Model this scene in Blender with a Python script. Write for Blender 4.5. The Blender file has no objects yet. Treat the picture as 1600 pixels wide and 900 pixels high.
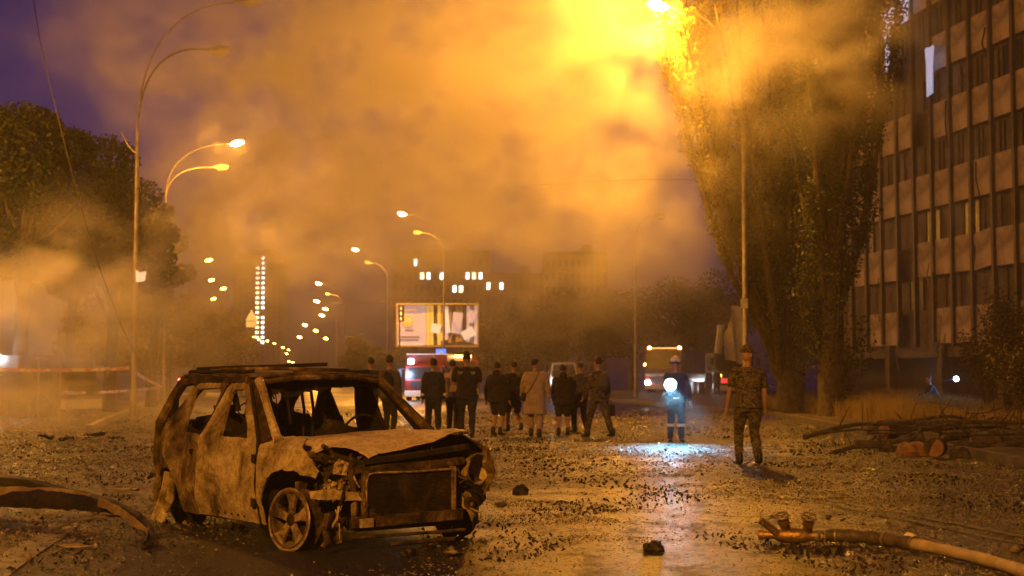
import bpy, bmesh, math, random
import numpy as np
from mathutils import Vector, Matrix, noise as mnoise
from mathutils.geometry import delaunay_2d_cdt
PI = math.pi
S = bpy.context.scene
C = S.collection
random.seed(7)
RNG = np.random.default_rng(11)

# ---------------------------------------------------------------- camera
CAM_H = 1.45
PITCH = math.atan(132 / 2222.2)
cd = bpy.data.cameras.new('camera')
cam = bpy.data.objects.new('camera', cd)
C.objects.link(cam)
cam.location = (0, 0, CAM_H)
cam.rotation_euler = (PI / 2 + PITCH, 0, 0)
cd.sensor_width = 36
cd.lens = 50
cd.clip_start = 0.1
cd.clip_end = 4000
cd.dof.use_dof = True
cd.dof.focus_distance = 13.0
cd.dof.aperture_fstop = 3.2
S.camera = cam

# ---------------------------------------------------------------- night sky (sun well below the horizon)
w = bpy.data.worlds.new('World')
S.world = w
w.use_nodes = True
nt = w.node_tree
bg = nt.nodes['Background']
sky = nt.nodes.new('ShaderNodeTexSky')
sky.sky_type = 'NISHITA'
sky.sun_disc = False
sky.sun_elevation = math.radians(-1.5)
sky.sun_rotation = 0.0
sky.ozone_density = 8.0
sky.dust_density = 0.2
sky.altitude = 100
tint = nt.nodes.new('ShaderNodeMix'); tint.data_type = 'RGBA'; tint.blend_type = 'MULTIPLY'
tint.inputs[0].default_value = 1.0
tint.inputs[7].default_value = (0.42, 0.62, 1.05, 1)
nt.links.new(sky.outputs[0], tint.inputs[6])
nt.links.new(tint.outputs[2], bg.inputs[0])
bg.inputs[1].default_value = 0.08

S.view_settings.view_transform = 'Standard'
S.view_settings.look = 'None'
S.view_settings.exposure = 1.55
S.view_settings.gamma = 1.0
S.cycles.max_bounces = 5
S.cycles.diffuse_bounces = 2
S.cycles.glossy_bounces = 2
S.cycles.transmission_bounces = 4
S.cycles.transparent_max_bounces = 8
S.cycles.volume_bounces = 2
S.cycles.volume_step_rate = 3.0
S.cycles.volume_max_steps = 256
S.cycles.use_denoising = True
S.cycles.sample_clamp_indirect = 8
S.cycles.caustics_reflective = False
S.cycles.caustics_refractive = False
SODIUM = (1.0, 0.375, 0.028)

# ---------------------------------------------------------------- placing helpers
F = 2222.2
def ray(px, py):
    v = ((px - 800) / F, 1.0, (450 - py) / F)
    c, s = math.cos(PITCH), math.sin(PITCH)
    return Vector((v[0], v[1] * c - v[2] * s, v[1] * s + v[2] * c))
def gpt(px, py):
    r = ray(px, py); t = -CAM_H / r.z
    return Vector((r.x * t, r.y * t, 0))
def at(px, py, Y):
    r = ray(px, py); t = Y / r.y
    return Vector((r.x * t, Y, CAM_H + r.z * t))

# ---------------------------------------------------------------- materials
def mat(name, col, rough=0.7, metal=0.0, col2=None, scale=6.0, bump=0.0, bscale=None, detail=4, emit=None, estr=0.0,
        lo=0.4, hi=0.6, spec=0.5, col3=None, coords='Object', trans=0.0):
    m = bpy.data.materials.new(name); m.use_nodes = True
    n = m.node_tree.nodes; l = m.node_tree.links
    b = n['Principled BSDF']
    b.inputs['Base Color'].default_value = (*col, 1)
    b.inputs['Roughness'].default_value = rough
    b.inputs['Metallic'].default_value = metal
    b.inputs['Specular IOR Level'].default_value = spec
    tc = n.new('ShaderNodeTexCoord')
    if col2 is not None:
        nz = n.new('ShaderNodeTexNoise'); nz.inputs['Scale'].default_value = scale; nz.inputs['Detail'].default_value = detail + 2
        nz.inputs['Roughness'].default_value = 0.62
        l.new(tc.outputs[coords], nz.inputs['Vector'])
        r = n.new('ShaderNodeValToRGB'); r.color_ramp.elements[0].position = lo; r.color_ramp.elements[1].position = hi
        r.color_ramp.elements[0].color = (*col, 1); r.color_ramp.elements[1].color = (*col2, 1)
        if col3 is not None:
            e = r.color_ramp.elements.new(min(0.98, hi + 0.1)); e.color = (*col3, 1)
        l.new(nz.outputs['Fac'], r.inputs[0]); l.new(r.outputs[0], b.inputs['Base Color'])
    if bump:
        n2 = n.new('ShaderNodeTexNoise'); n2.inputs['Scale'].default_value = bscale or scale * 4; n2.inputs['Detail'].default_value = 5
        l.new(tc.outputs[coords], n2.inputs['Vector'])
        bp = n.new('ShaderNodeBump'); bp.inputs['Strength'].default_value = bump; bp.inputs['Distance'].default_value = 0.02
        l.new(n2.outputs['Fac'], bp.inputs['Height']); l.new(bp.outputs[0], b.inputs['Normal'])
    if emit is not None:
        b.inputs['Emission Color'].default_value = (*emit, 1); b.inputs['Emission Strength'].default_value = estr
        m.cycles.emission_sampling = 'NONE'
    return m

# ---------------------------------------------------------------- mesh helpers
class MB:
    def __init__(s): s.v = []; s.f = []
    def add(s, vs, fs):
        k = len(s.v); s.v += [tuple(v) for v in vs]; s.f += [tuple(i + k for i in q) for q in fs]; return s
    def box(s, c, d, rot=None, taper=1.0):
        x, y, z = d[0] / 2, d[1] / 2, d[2] / 2
        P = [Vector((a * x * (taper if e > 0 else 1), b * y * (taper if e > 0 else 1), e * z)) for e in (-1, 1) for b in (-1, 1) for a in (-1, 1)]
        if rot is not None:
            R = rot if isinstance(rot, Matrix) else Matrix.Rotation(rot, 3, 'Z')
            P = [R @ p for p in P]
        P = [p + Vector(c) for p in P]
        return s.add(P, [(0, 2, 3, 1), (4, 5, 7, 6), (0, 1, 5, 4), (2, 6, 7, 3), (0, 4, 6, 2), (1, 3, 7, 5)])
    def tube(s, pts, r, n=8, cap=True, ell=None):
        pts = [Vector(p) for p in pts]; m = len(pts)
        rr = r if isinstance(r, (list, tuple)) else [r] * m
        up = None; k0 = len(s.v); V = []
        for i, p in enumerate(pts):
            t = (pts[min(i + 1, m - 1)] - pts[max(i - 1, 0)]).normalized()
            if up is None:
                a = Vector((0, 0, 1)) if abs(t.z) < .9 else Vector((1, 0, 0))
                up = (a - t * a.dot(t)).normalized()
            else:
                up = (up - t * up.dot(t)).normalized()
            sd = t.cross(up)
            for j in range(n):
                q = 2 * PI * j / n
                V.append(p + (up * math.cos(q) * (ell or 1) + sd * math.sin(q)) * rr[i])
        Fs = [(i * n + j, i * n + (j + 1) % n, (i + 1) * n + (j + 1) % n, (i + 1) * n + j) for i in range(m - 1) for j in range(n)]
        if cap: Fs += [tuple(range(n - 1, -1, -1)), tuple(range((m - 1) * n, m * n))]
        return s.add(V, Fs)
    def lathe(s, prof, c=(0, 0, 0), n=20, axis='Z', R=None):
        V = []
        for (r, h) in prof:
            for j in range(n):
                q = 2 * PI * j / n; a, b = r * math.cos(q), r * math.sin(q)
                v = Vector((a, b, h)) if axis == 'Z' else (Vector((a, h, b)) if axis == 'Y' else Vector((h, a, b)))
                if R is not None: v = R @ v
                V.append(v + Vector(c))
        m = len(prof)
        Fs = [(i * n + j, i * n + (j + 1) % n, (i + 1) * n + (j + 1) % n, (i + 1) * n + j) for i in range(m - 1) for j in range(n)]
        return s.add(V, Fs)
    def prism(s, poly, h, fn=lambda a, b, c: (a, b, c)):
        n = len(poly); V = [fn(a, b, 0) for a, b in poly] + [fn(a, b, h) for a, b in poly]
        return s.add(V, [tuple(range(n - 1, -1, -1)), tuple(range(n, 2 * n))] + [(i, (i + 1) % n, n + (i + 1) % n, n + i) for i in range(n)])
    def ico(s, c, r, sub=1, jit=0.0, sc=(1, 1, 1)):
        bm = bmesh.new(); bmesh.ops.create_icosphere(bm, subdivisions=sub, radius=1)
        V = []
        for v in bm.verts:
            k = 1 + random.uniform(-jit, jit)
            V.append(Vector((v.co.x * r * sc[0] * k, v.co.y * r * sc[1] * k, v.co.z * r * sc[2] * k)) + Vector(c))
        Fs = [tuple(v.index for v in q.verts) for q in bm.faces]; bm.free()
        return s.add(V, Fs)
    def build(s, name, m, parent=None, smooth=False, loc=None, rot=0):
        me = bpy.data.meshes.new(name); me.from_pydata(s.v, [], s.f); me.update()
        bm = bmesh.new(); bm.from_mesh(me); bmesh.ops.recalc_face_normals(bm, faces=bm.faces); bm.to_mesh(me); bm.free()
        return link(name, me, m, parent, smooth, loc, rot)
def link(name, me, m, parent=None, smooth=False, loc=None, rot=0):
    if m is not None: me.materials.append(m)
    if smooth:
        me.polygons.foreach_set('use_smooth', [True] * len(me.polygons))
        try: me.set_sharp_from_angle(angle=math.radians(42))
        except Exception: pass
    o = bpy.data.objects.new(name, me); C.objects.link(o)
    if parent: o.parent = parent
    if loc is not None: o.location = loc
    if rot: o.rotation_euler.z = rot
    return o
def npmesh(name, V, Fa, m, parent=None, smooth=False):
    me = bpy.data.meshes.new(name)
    V = np.asarray(V, dtype=np.float32).reshape(-1, 3); Fa = np.asarray(Fa, dtype=np.int32); k = Fa.shape[1]
    me.vertices.add(len(V)); me.vertices.foreach_set('co', V.ravel())
    me.loops.add(Fa.size); me.loops.foreach_set('vertex_index', Fa.ravel())
    me.polygons.add(len(Fa)); me.polygons.foreach_set('loop_start', np.arange(0, Fa.size, k, dtype=np.int32))
    me.update(calc_edges=True); me.validate()
    return link(name, me, m, parent, smooth)
def tag(o, label=None, cat=None, group=None, kind=None):
    if label: o['label'] = label
    if cat: o['category'] = cat
    if group: o['group'] = group
    if kind: o['kind'] = kind
    return o
def empty(name, loc=(0, 0, 0), rot=0, label=None, cat=None, group=None):
    o = bpy.data.objects.new(name, None); C.objects.link(o); o.location = loc; o.rotation_euler = (0, 0, rot)
    o.empty_display_size = 0.2
    return tag(o, label, cat, group)
def copy_tree(o, parent=None):
    c = o.copy(); C.objects.link(c); c.parent = parent
    for ch in o.children: copy_tree(ch, c)
    return c
def place(o, loc, rot=0, label=None, scale=None):
    o.location = loc; o.rotation_euler = (0, 0, rot)
    if scale: o.scale = (scale,) * 3 if not isinstance(scale, tuple) else scale
    if label: o['label'] = label
    return o
def fbm(x, y, z=0.0, oct=3):
    a = 0; k = 1; q = 1
    for _ in range(oct):
        a += k * mnoise.noise(Vector((x * q, y * q, z * q))); k *= .5; q *= 2.03
    return a
def point_light(name, loc, power, col, parent=None, radius=0.15, typ='POINT'):
    ld = bpy.data.lights.new(name, typ); ld.energy = power; ld.color = col; ld.shadow_soft_size = radius
    o = bpy.data.objects.new(name, ld); C.objects.link(o); o.location = loc
    if parent: o.parent = parent
    return o

# ================================================================ SETTING
VP = Vector((-0.160, 0.987, 0))            # the way the road runs
def road(u, v, z=0.0):                     # u metres right of the road line, v metres along it
    n = Vector((VP.y, -VP.x, 0))
    return Vector((0, 0, z)) + VP * v + n * u

def ground_material():
    m = bpy.data.materials.new('wet_asphalt'); m.use_nodes = True
    n = m.node_tree.nodes; l = m.node_tree.links; b = n['Principled BSDF']
    g = n.new('ShaderNodeNewGeometry')
    def noise(sc, det=4, ro=.55, vec=None, dist=0.0):
        z = n.new('ShaderNodeTexNoise'); z.inputs['Scale'].default_value = sc; z.inputs['Detail'].default_value = det
        z.inputs['Roughness'].default_value = ro; z.inputs['Distortion'].default_value = dist
        l.new(vec or g.outputs['Position'], z.inputs['Vector']); return z.outputs['Fac']
    def ramp(src, a, b_, c0=(0, 0, 0, 1), c1=(1, 1, 1, 1)):
        r = n.new('ShaderNodeValToRGB'); r.color_ramp.elements[0].position = a; r.color_ramp.elements[1].position = b_
        r.color_ramp.elements[0].color = c0; r.color_ramp.elements[1].color = c1; l.new(src, r.inputs[0]); return r.outputs[0]
    def math_(op, a, b2):
        q = n.new('ShaderNodeMath'); q.operation = op
        for i, x in enumerate((a, b2)):
            if isinstance(x, (int, float)): q.inputs[i].default_value = x
            else: l.new(x, q.inputs[i])
        return q.outputs[0]
    # puddles and water film: a broad wet area on the right of the foreground, patches elsewhere
    mp = n.new('ShaderNodeMapping'); mp.inputs['Scale'].default_value = (1, .55, 1); l.new(g.outputs['Position'], mp.inputs[0])
    big = noise(.22, 5, .6, mp.outputs[0], .3); big0 = noise(1.3, 5, .6)
    sx = n.new('ShaderNodeSeparateXYZ'); l.new(g.outputs['Position'], sx.inputs[0])
    def bell(src, c_, r_): return math_('MULTIPLY', math_('DIVIDE', math_('SUBTRACT', src, c_), r_), math_('DIVIDE', math_('SUBTRACT', src, c_), r_))
    pool = math_('SUBTRACT', 1.0, math_('MINIMUM', math_('ADD', bell(sx.outputs[0], 1.9, 3.2), bell(sx.outputs[1], 12.0, 7.0)), 1.0))
    char_shade = math_('SUBTRACT', 1.0, math_('MINIMUM', math_('ADD', bell(sx.outputs[0], -3.0, 3.0), bell(sx.outputs[1], 11.5, 4.5)), 1.0))  # dark zone: charring round the wreck plus the car's shadow put into colour
    big = math_('SUBTRACT', math_('ADD', big, math_('MULTIPLY', pool, .24)), math_('MULTIPLY', char_shade, .25))
    wet = ramp(big, .44, .54)
    fine = ramp(noise(2.6, 8, .74, mp.outputs[0], .3), .40, .52)
    wetm = math_('MULTIPLY', wet, fine)
    grit = noise(28, 6, .7)
    col = n.new('ShaderNodeMix'); col.data_type = 'RGBA'
    col.inputs[6].default_value = (.010, .008, .007, 1); col.inputs[7].default_value = (.048, .040, .028, 1)
    l.new(ramp(noise(1.1, 8, .72, None, .4), .36, .66), col.inputs[0])
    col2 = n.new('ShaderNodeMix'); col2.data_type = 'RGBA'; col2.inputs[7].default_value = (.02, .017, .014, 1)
    l.new(wetm, col2.inputs[0]); l.new(col.outputs[2], col2.inputs[6]); soot_shade = n.new('ShaderNodeMix'); soot_shade.data_type = 'RGBA'; soot_shade.inputs[7].default_value = (.007, .006, .005, 1); l.new(col2.outputs[2], soot_shade.inputs[6])
    l.new(math_('MULTIPLY', ramp(math_('ADD', char_shade, math_('MULTIPLY', math_('SUBTRACT', big0, .5), 1.2)), .18, .42), .85), soot_shade.inputs[0]); l.new(soot_shade.outputs[2], b.inputs['Base Color'])
    rr = n.new('ShaderNodeMapRange'); l.new(wetm, rr.inputs[0]); rr.inputs[3].default_value = .50; rr.inputs[4].default_value = .30
    l.new(math_('ADD', rr.outputs[0], math_('MULTIPLY', math_('SUBTRACT', grit, .5), .35)), b.inputs['Roughness'])
    sp = n.new('ShaderNodeMapRange'); l.new(wetm, sp.inputs[0]); sp.inputs[3].default_value = .60; sp.inputs[4].default_value = 1.0; l.new(sp.outputs[0], b.inputs['Specular IOR Level'])
    h = math_('ADD', math_('MULTIPLY', grit, 1.0), math_('MULTIPLY', noise(7, 6, .65), 1.6))
    h = math_('ADD', h, math_('MULTIPLY', noise(90, 2, .5), .45))
    st = n.new('ShaderNodeMapRange'); l.new(wetm, st.inputs[0]); st.inputs[3].default_value = 1.0; st.inputs[4].default_value = .42
    bp = n.new('ShaderNodeBump'); bp.inputs['Distance'].default_value = .022; l.new(st.outputs[0], bp.inputs['Strength'])
    l.new(h, bp.inputs['Height']); l.new(bp.outputs[0], b.inputs['Normal'])
    return m
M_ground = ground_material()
def ground_h(x, y):
    if y < 4 or y > 90: return 0.0
    return 0.014 * fbm(x * .9, y * .55, 3.1, 3) + 0.010 * fbm(x * 3.1, y * 2.2, 8.0, 2)
# one sheet to the horizon; finer near the camera
ys = list(np.arange(3, 26, .22)) + list(np.arange(26, 60, .6)) + list(np.arange(60, 95, 3)) + [120, 180, 300, 600, 1200, 2500]
ys = [-300, -40, -5] + ys
xs = [-2500, -900, -300, -120, -60, -30] + list(np.arange(-20, 20.1, .25)) + [30, 60, 120, 300, 900, 2500]
V = [(x, y, ground_h(x, y) if -21 < x < 21 else 0) for y in ys for x in xs]
nx = len(xs)
Fq = [(j * nx + i, j * nx + i + 1, (j + 1) * nx + i + 1, (j + 1) * nx + i) for j in range(len(ys) - 1) for i in range(nx - 1)]
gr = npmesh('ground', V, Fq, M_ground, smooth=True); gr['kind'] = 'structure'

# ---------------------------------------------------------------- smoke drifting over the crossing, and the thin haze all round
def volume_mat(name, dens, col, attr, aniso=0.0):
    m = bpy.data.materials.new(name); m.use_nodes = True; n = m.node_tree.nodes; l = m.node_tree.links
    n.clear(); out = n.new('ShaderNodeOutputMaterial'); pv = n.new('ShaderNodeVolumePrincipled')
    pv.inputs['Color'].default_value = (*col, 1); pv.inputs['Density'].default_value = dens; pv.inputs['Anisotropy'].default_value = aniso
    pv.inputs['Density Attribute'].default_value = attr
    l.new(pv.outputs[0], out.inputs['Volume']); return m
# puffs: centre, radii, weight (metres, each at its own place above the road)
def puff(px, py, Y, rx, ry, rz, wgt): p = at(px, py, Y); return ((p.x, p.y, p.z), (rx, ry, rz), wgt)
PUFFS = [
    puff(815, 200, 37.8, 3.4, 4, 3.7, 1.35),
    puff(740, 110, 46, 4.2, 5, 3.0, 1.3),
    puff(600, 60, 44, 5.5, 5, 2.6, 1.5),
    puff(900, 360, 50, 5.5, 6, 2.4, .9),
    puff(1010, 250, 50, 3.0, 5, 2.2, .7),
    puff(1270, 110, 38.5, 2.4, 2.0, 1.5, 1.9),
    puff(1170, 190, 41, 1.6, 2.5, 1.6, .5),
    puff(540, 200, 52, 4.6, 6, 3.4, 1.3),
    puff(420, 60, 46, 5.5, 5, 1.8, 1.2),
    puff(250, 45, 46, 4.0, 5, 1.3, .6),
    puff(358, 228, 65.4, 1.2, 1.2, 1.0, .35),
    puff(600, 310, 56, 7.0, 7, 2.8, 1.0),
    puff(400, 350, 56, 4.5, 6, 3.0, 1.1),
    puff(60, 500, 42, 3.4, 3.0, 1.7, 2.3),
    puff(150, 430, 43, 1.7, 2.4, 1.6, 2.2),
    puff(90, 640, 38, 3.4, 4, .8, 1.0),
    puff(220, 650, 34, 3.0, 4, .8, .8),
    puff(310, 430, 52, 2.2, 3, 2.8, 1.2),
    puff(800, 520, 56, 10, 5, 2.0, .22),
    puff(1450, 250, 50, 3.5, 6, 6.0, .22),
    puff(1050, 592, 29.2, 1.0, 1.0, .8, .4),
]
def smoke_tree():
    g = bpy.data.node_groups.new('smoke_field', 'GeometryNodeTree')
    g.interface.new_socket('Geometry', in_out='INPUT', socket_type='NodeSocketGeometry')
    g.interface.new_socket('Geometry', in_out='OUTPUT', socket_type='NodeSocketGeometry')
    n = g.nodes; l = g.links; out = n.new('NodeGroupOutput')
    pos = n.new('GeometryNodeInputPosition').outputs[0]
    def vm(op, a, b): 
        q = n.new('ShaderNodeVectorMath'); q.operation = op
        for i, x in enumerate((a, b)):
            if isinstance(x, tuple): q.inputs[i].default_value = x
            elif x is not None: l.new(x, q.inputs[i])
        return q.outputs['Value'] if op in ('LENGTH', 'DOT_PRODUCT') else q.outputs[0]
    def mm(op, a, b=0.0, cl=False):
        q = n.new('ShaderNodeMath'); q.operation = op; q.use_clamp = cl
        for i, x in enumerate((a, b)):
            if isinstance(x, (int, float)): q.inputs[i].default_value = x
            else: l.new(x, q.inputs[i])
        return q.outputs[0]
    # warped position gives wisps
    wn = n.new('ShaderNodeTexNoise'); wn.inputs['Scale'].default_value = .16; wn.inputs['Detail'].default_value = 2; l.new(pos, wn.inputs['Vector'])
    warp = vm('MULTIPLY', vm('SUBTRACT', wn.outputs['Color'], (.5, .5, .5)), (5.0, 4.0, 3.5))
    p2 = vm('ADD', pos, warp)
    tot = None
    for c, r, wg in PUFFS:
        d = vm('DIVIDE', vm('SUBTRACT', p2, tuple(c)), tuple(r))
        e = mm('MULTIPLY', mm('EXPONENT', mm('MULTIPLY', vm('DOT_PRODUCT', d, d), -1.0)), wg)
        tot = e if tot is None else mm('ADD', tot, e)
    nz = n.new('ShaderNodeTexNoise'); nz.inputs['Scale'].default_value = .52; nz.inputs['Detail'].default_value = 6; nz.inputs['Roughness'].default_value = .66
    nz.inputs['Distortion'].default_value = .5
    st = vm('MULTIPLY', p2, (1.0, .8, 1.25)); l.new(st, nz.inputs['Vector'])
    k = mm('MULTIPLY', mm('SUBTRACT', nz.outputs['Fac'], .465), 9.0, True)
    dens = mm('MULTIPLY', tot, k)
    dens = mm('MAXIMUM', mm('SUBTRACT', dens, .025), 0.0)
    # nothing at the faces of the domain
    sp = n.new('ShaderNodeSeparateXYZ'); l.new(pos, sp.inputs[0])
    def edge(s_, a, b):
        q = n.new('ShaderNodeMapRange'); l.new(s_, q.inputs[0]); q.inputs[1].default_value = a; q.inputs[2].default_value = b; return q.outputs[0]
    dens = mm('MULTIPLY', dens, edge(sp.outputs[1], 25, 29))
    vc = n.new('GeometryNodeVolumeCube')
    vc.inputs['Min'].default_value = (-22, 25, 0.0); vc.inputs['Max'].default_value = (18, 68, 20)
    vc.inputs['Resolution X'].default_value = 150; vc.inputs['Resolution Y'].default_value = 120; vc.inputs['Resolution Z'].default_value = 90
    l.new(dens, vc.inputs['Density'])
    sm = n.new('GeometryNodeSetMaterial'); sm.inputs['Material'].default_value = M_smoke
    l.new(vc.outputs[0], sm.inputs[0]); l.new(sm.outputs[0], out.inputs[0])
    return g
M_smoke = volume_mat('drifting_smoke', 0.21, (.96, .94, .92), 'density', 0.15)
me = bpy.data.meshes.new('smoke'); me.materials.append(M_smoke)
smoke = bpy.data.objects.new('smoke', me); C.objects.link(smoke)
smoke.modifiers.new('field', 'NODES').node_group = smoke_tree()
tag(smoke, 'billowing smoke lit orange by the street lamps above the crossing', 'smoke', kind='stuff')
M_haze = volume_mat('thin_haze', 0.0012, (.86, .82, .80), '', 0.1)
hz = MB().box((10, 440, 34), (760, 1000, 70)).build('haze', M_haze)
tag(hz, 'thin smoky haze filling the night air over the road', 'haze', kind='stuff')

# ================================================================ STREET LAMPS
M_pole = mat('galvanised_pole', (.20, .17, .14), .5, .35, (.34, .31, .27), 3, .2, 20)
M_lampbody = mat('lamp_housing', (.30, .28, .25), .5, .2)
M_sod = mat('sodium_glass_lit', (1, .8, .5), .3, emit=(1.0, .58, .14), estr=80)
M_sod_far = mat('far_sodium_glass_lit', (1, .8, .5), .3, emit=(1.0, .44, .06), estr=34)
M_dead = mat('unlit_lamp_glass', (.55, .52, .48), .2)
M_wire = mat('black_cable', (.03, .028, .026), .6)
def arc(h0, h1, reach, k=12):
    P = []
    for i in range(k + 1):
        t = i / k
        P.append((reach * (t ** 1.9), h0 + (h1 - h0) * (1 - (1 - t) ** 1.9)))
    return P
def lamp_pole(loc, H, arms, label, yaw=0.0, power=0, group='street lamps along the road', thin=1.0, far=False):
    """arms: (dx, dy, base height, lit)"""
    t = empty('street_lamp', loc, yaw, label, 'street lamp', group)
    b = MB(); hb = min(a[2] for a in arms)
    b.tube([(0, 0, 0), (0, 0, .9), (0, 0, 1.0), (0, 0, hb)], [.125 * thin, .12 * thin, .09 * thin, .06 * thin], 10)
    b.build('pole', M_pole, t, True)
    if not far:
        MB().tube([(0, 0, 0), (0, 0, .05)], [.22, .22], 10).build('base_plate', M_pole, t)
        MB().box((.0, -.118, .75), (.12, .03, .3)).build('access_door', M_lampbody, t)
    for dx, dy, h0, top, lit in arms:
        d = math.hypot(dx, dy); ux, uy = dx / d, dy / d
        pts = [(ux * r, uy * r, z) for r, z in arc(h0, top, d)]
        pts = [(0, 0, h0 - .35)] + pts
        ar = MB().tube(pts, [.055 * thin] + [.032 * thin] * (len(pts) - 1), 8).build('arm', M_pole, t, True)
        e = Vector(pts[-1]); f = Vector((ux, uy, .22)).normalized()
        ang = math.atan2(uy, ux)
        R = Matrix.Rotation(ang, 3, 'Z') @ Matrix.Rotation(-.2, 3, 'Y')
        hd = MB()
        hd.add([R @ Vector(p) + e for p in [(-.1, -.06, -.03), (-.1, .06, -.03), (.35, .15, -.05), (.75, .10, -.04), (.75, -.10, -.04), (.35, -.15, -.05),
                                              (-.1, -.05, .05), (-.1, .05, .05), (.35, .11, .13), (.72, .07, .06), (.72, -.07, .06), (.35, -.11, .13)]],
               [(5, 4, 3, 2, 1, 0), (6, 7, 8, 9, 10, 11), (0, 1, 7, 6), (1, 2, 8, 7), (2, 3, 9, 8), (3, 4, 10, 9), (4, 5, 11, 10), (5, 0, 6, 11)])
        ho = hd.build('lamp_head', M_lampbody, ar)
        gl = MB().ico((0, 0, 0), 1, 2); gl.v = [tuple(R @ Vector((x * .34 + .42, y * .19, z * .15 - .08)) + e) for x, y, z in gl.v]
        gl.build('lamp_glass', (M_sod_far if far else M_sod) if lit else M_dead, ar, True)
        if lit and power:
            q = R @ Vector((.42, 0, -.24)) + e
            point_light('lamp_light', q, power * (lit if lit is not True else 1), SODIUM, t, .12)
    return t
G_L = 'street lamps on the left of the road'
G_R = 'street lamps on the right of the road'
lamp_pole((-11.68, 44, 0), 12, [(3.05, 0.2, 9.1, 13.1, False), (1.85, 1.6, 9.0, 11.9, False)],
          'tall unlit twin-arm street lamp nearest the camera on the left', group=G_L)
lamp_pole((-16.17, 66, 0), 12, [(2.95, -0.3, 9.7, 12.1, True), (1.95, 1.4, 9.5, 11.2, False)],
          'twin-arm lamp post left, upper lamp lit and lower one dark', power=5200, group=G_L)
lamp_pole((7.33, 44.7, 0), 12, [(-2.3, -0.4, 9.2, 13.0, True)],
          'street lamp with the brightest light, rising in front of the poplars', power=5300, group=G_R)
lamp_pole((-4.93, 103, 0), 12, [(-2.6, -0.6, 9.4, 12.9, True), (-1.7, 1.2, 9.2, 11.7, False)],
          'twin-arm street lamp whose pole crosses the billboard', power=5200, group=G_R)
lamp_pole((-11.63, 133, 0), 12, [(-2.6, -0.6, 9.9, 12.9, True), (-1.7, 1.2, 9.7, 11.8, False)],
          'street lamp with a pole just left of the billboard', power=2600, group=G_R)
lamp_pole((-20.81, 175, 0), 12, [(-2.6, 0, 9.4, 12.4, True), (-1.7, 1.0, 9.4, 11.1, False)],
          'street lamp with hooked arm right of the far row of lights', power=2600, group=G_R)
t = lamp_pole((6.6, 76, 0), 12, [(1.2, 1.0, 8.4, 9.9, False)], 'slender unlit lamp post standing alone right of the walking group', group=G_R, thin=.9)
# the near lamps behind the camera, where the row goes on; they light the wreck's side
lamp_pole((-9.5, -9, 0), 12, [(2.6, 1.2, 9.2, 11.6, True)], 'lit street lamp behind the camera', power=14500, group=G_L)
lamp_pole((-19.0, 36, 0), 9, [(2.4, 0.8, 5.6, 7.4, True)], 'lit street lamp on the side street left of the picture', power=2000, group=G_L)
# the far row, lit head over a thin pole
far = [(321, 407, 146), (326, 438, 178), (345, 451, 196), (330, 467, 225), (318, 498, 250), (327, 515, 290), (342, 513, 330), (322, 503, 300),
       (500, 471, 205), (513, 483, 225), (507, 493, 250), (480, 508, 290), (497, 517, 320), (471, 527, 360), (512, 529, 390),
       (395, 526, 420), (407, 531, 450), (420, 533, 480), (431, 537, 500), (444, 543, 520), (453, 547, 540), (450, 553, 560), (436, 558, 590), (447, 558, 600), (459, 566, 640), (453, 565, 620)]
near_word = ['nearest', 'second', 'third', 'fourth', 'fifth', 'sixth', 'seventh', 'eighth']
for i, (px, py, Y) in enumerate(far):
    p = at(px, py, Y); sgn = 1 if px < 400 else -1
    side = 'left row' if i < 8 else ('right row' if i < 15 else 'vanishing cluster')
    lab = {'left row': 'small lit lamp, %s in the distant left row of lights' % near_word[i % 8],
           'right row': 'small lit lamp, %s in the distant right row of lights' % near_word[(i - 8) % 8]}.get(side, 'tiny lit lamp in the cluster where the road vanishes')
    k = (1.0 + max(0, Y - 200) / 420) * (1 if i < 15 else .62)
    t = lamp_pole((p.x - sgn * 2.4, Y, 0), p.z, [(sgn * 2.4, -.3, max(p.z - 3, 1), p.z, True)], lab, power=0 if i % 2 else 3200,
                  group='lit lamps down the road' if side != 'vanishing cluster' else 'tiny lamps where the road vanishes', far=True, thin=1.0)
    for ch in t.children_recursive:
        if ch.name.startswith('lamp_glass'):
            c = sum((Vector(v.co) for v in ch.data.vertices), Vector()) / len(ch.data.vertices)
            for v in ch.data.vertices: v.co = c + (v.co - c) * k * 1.25

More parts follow.
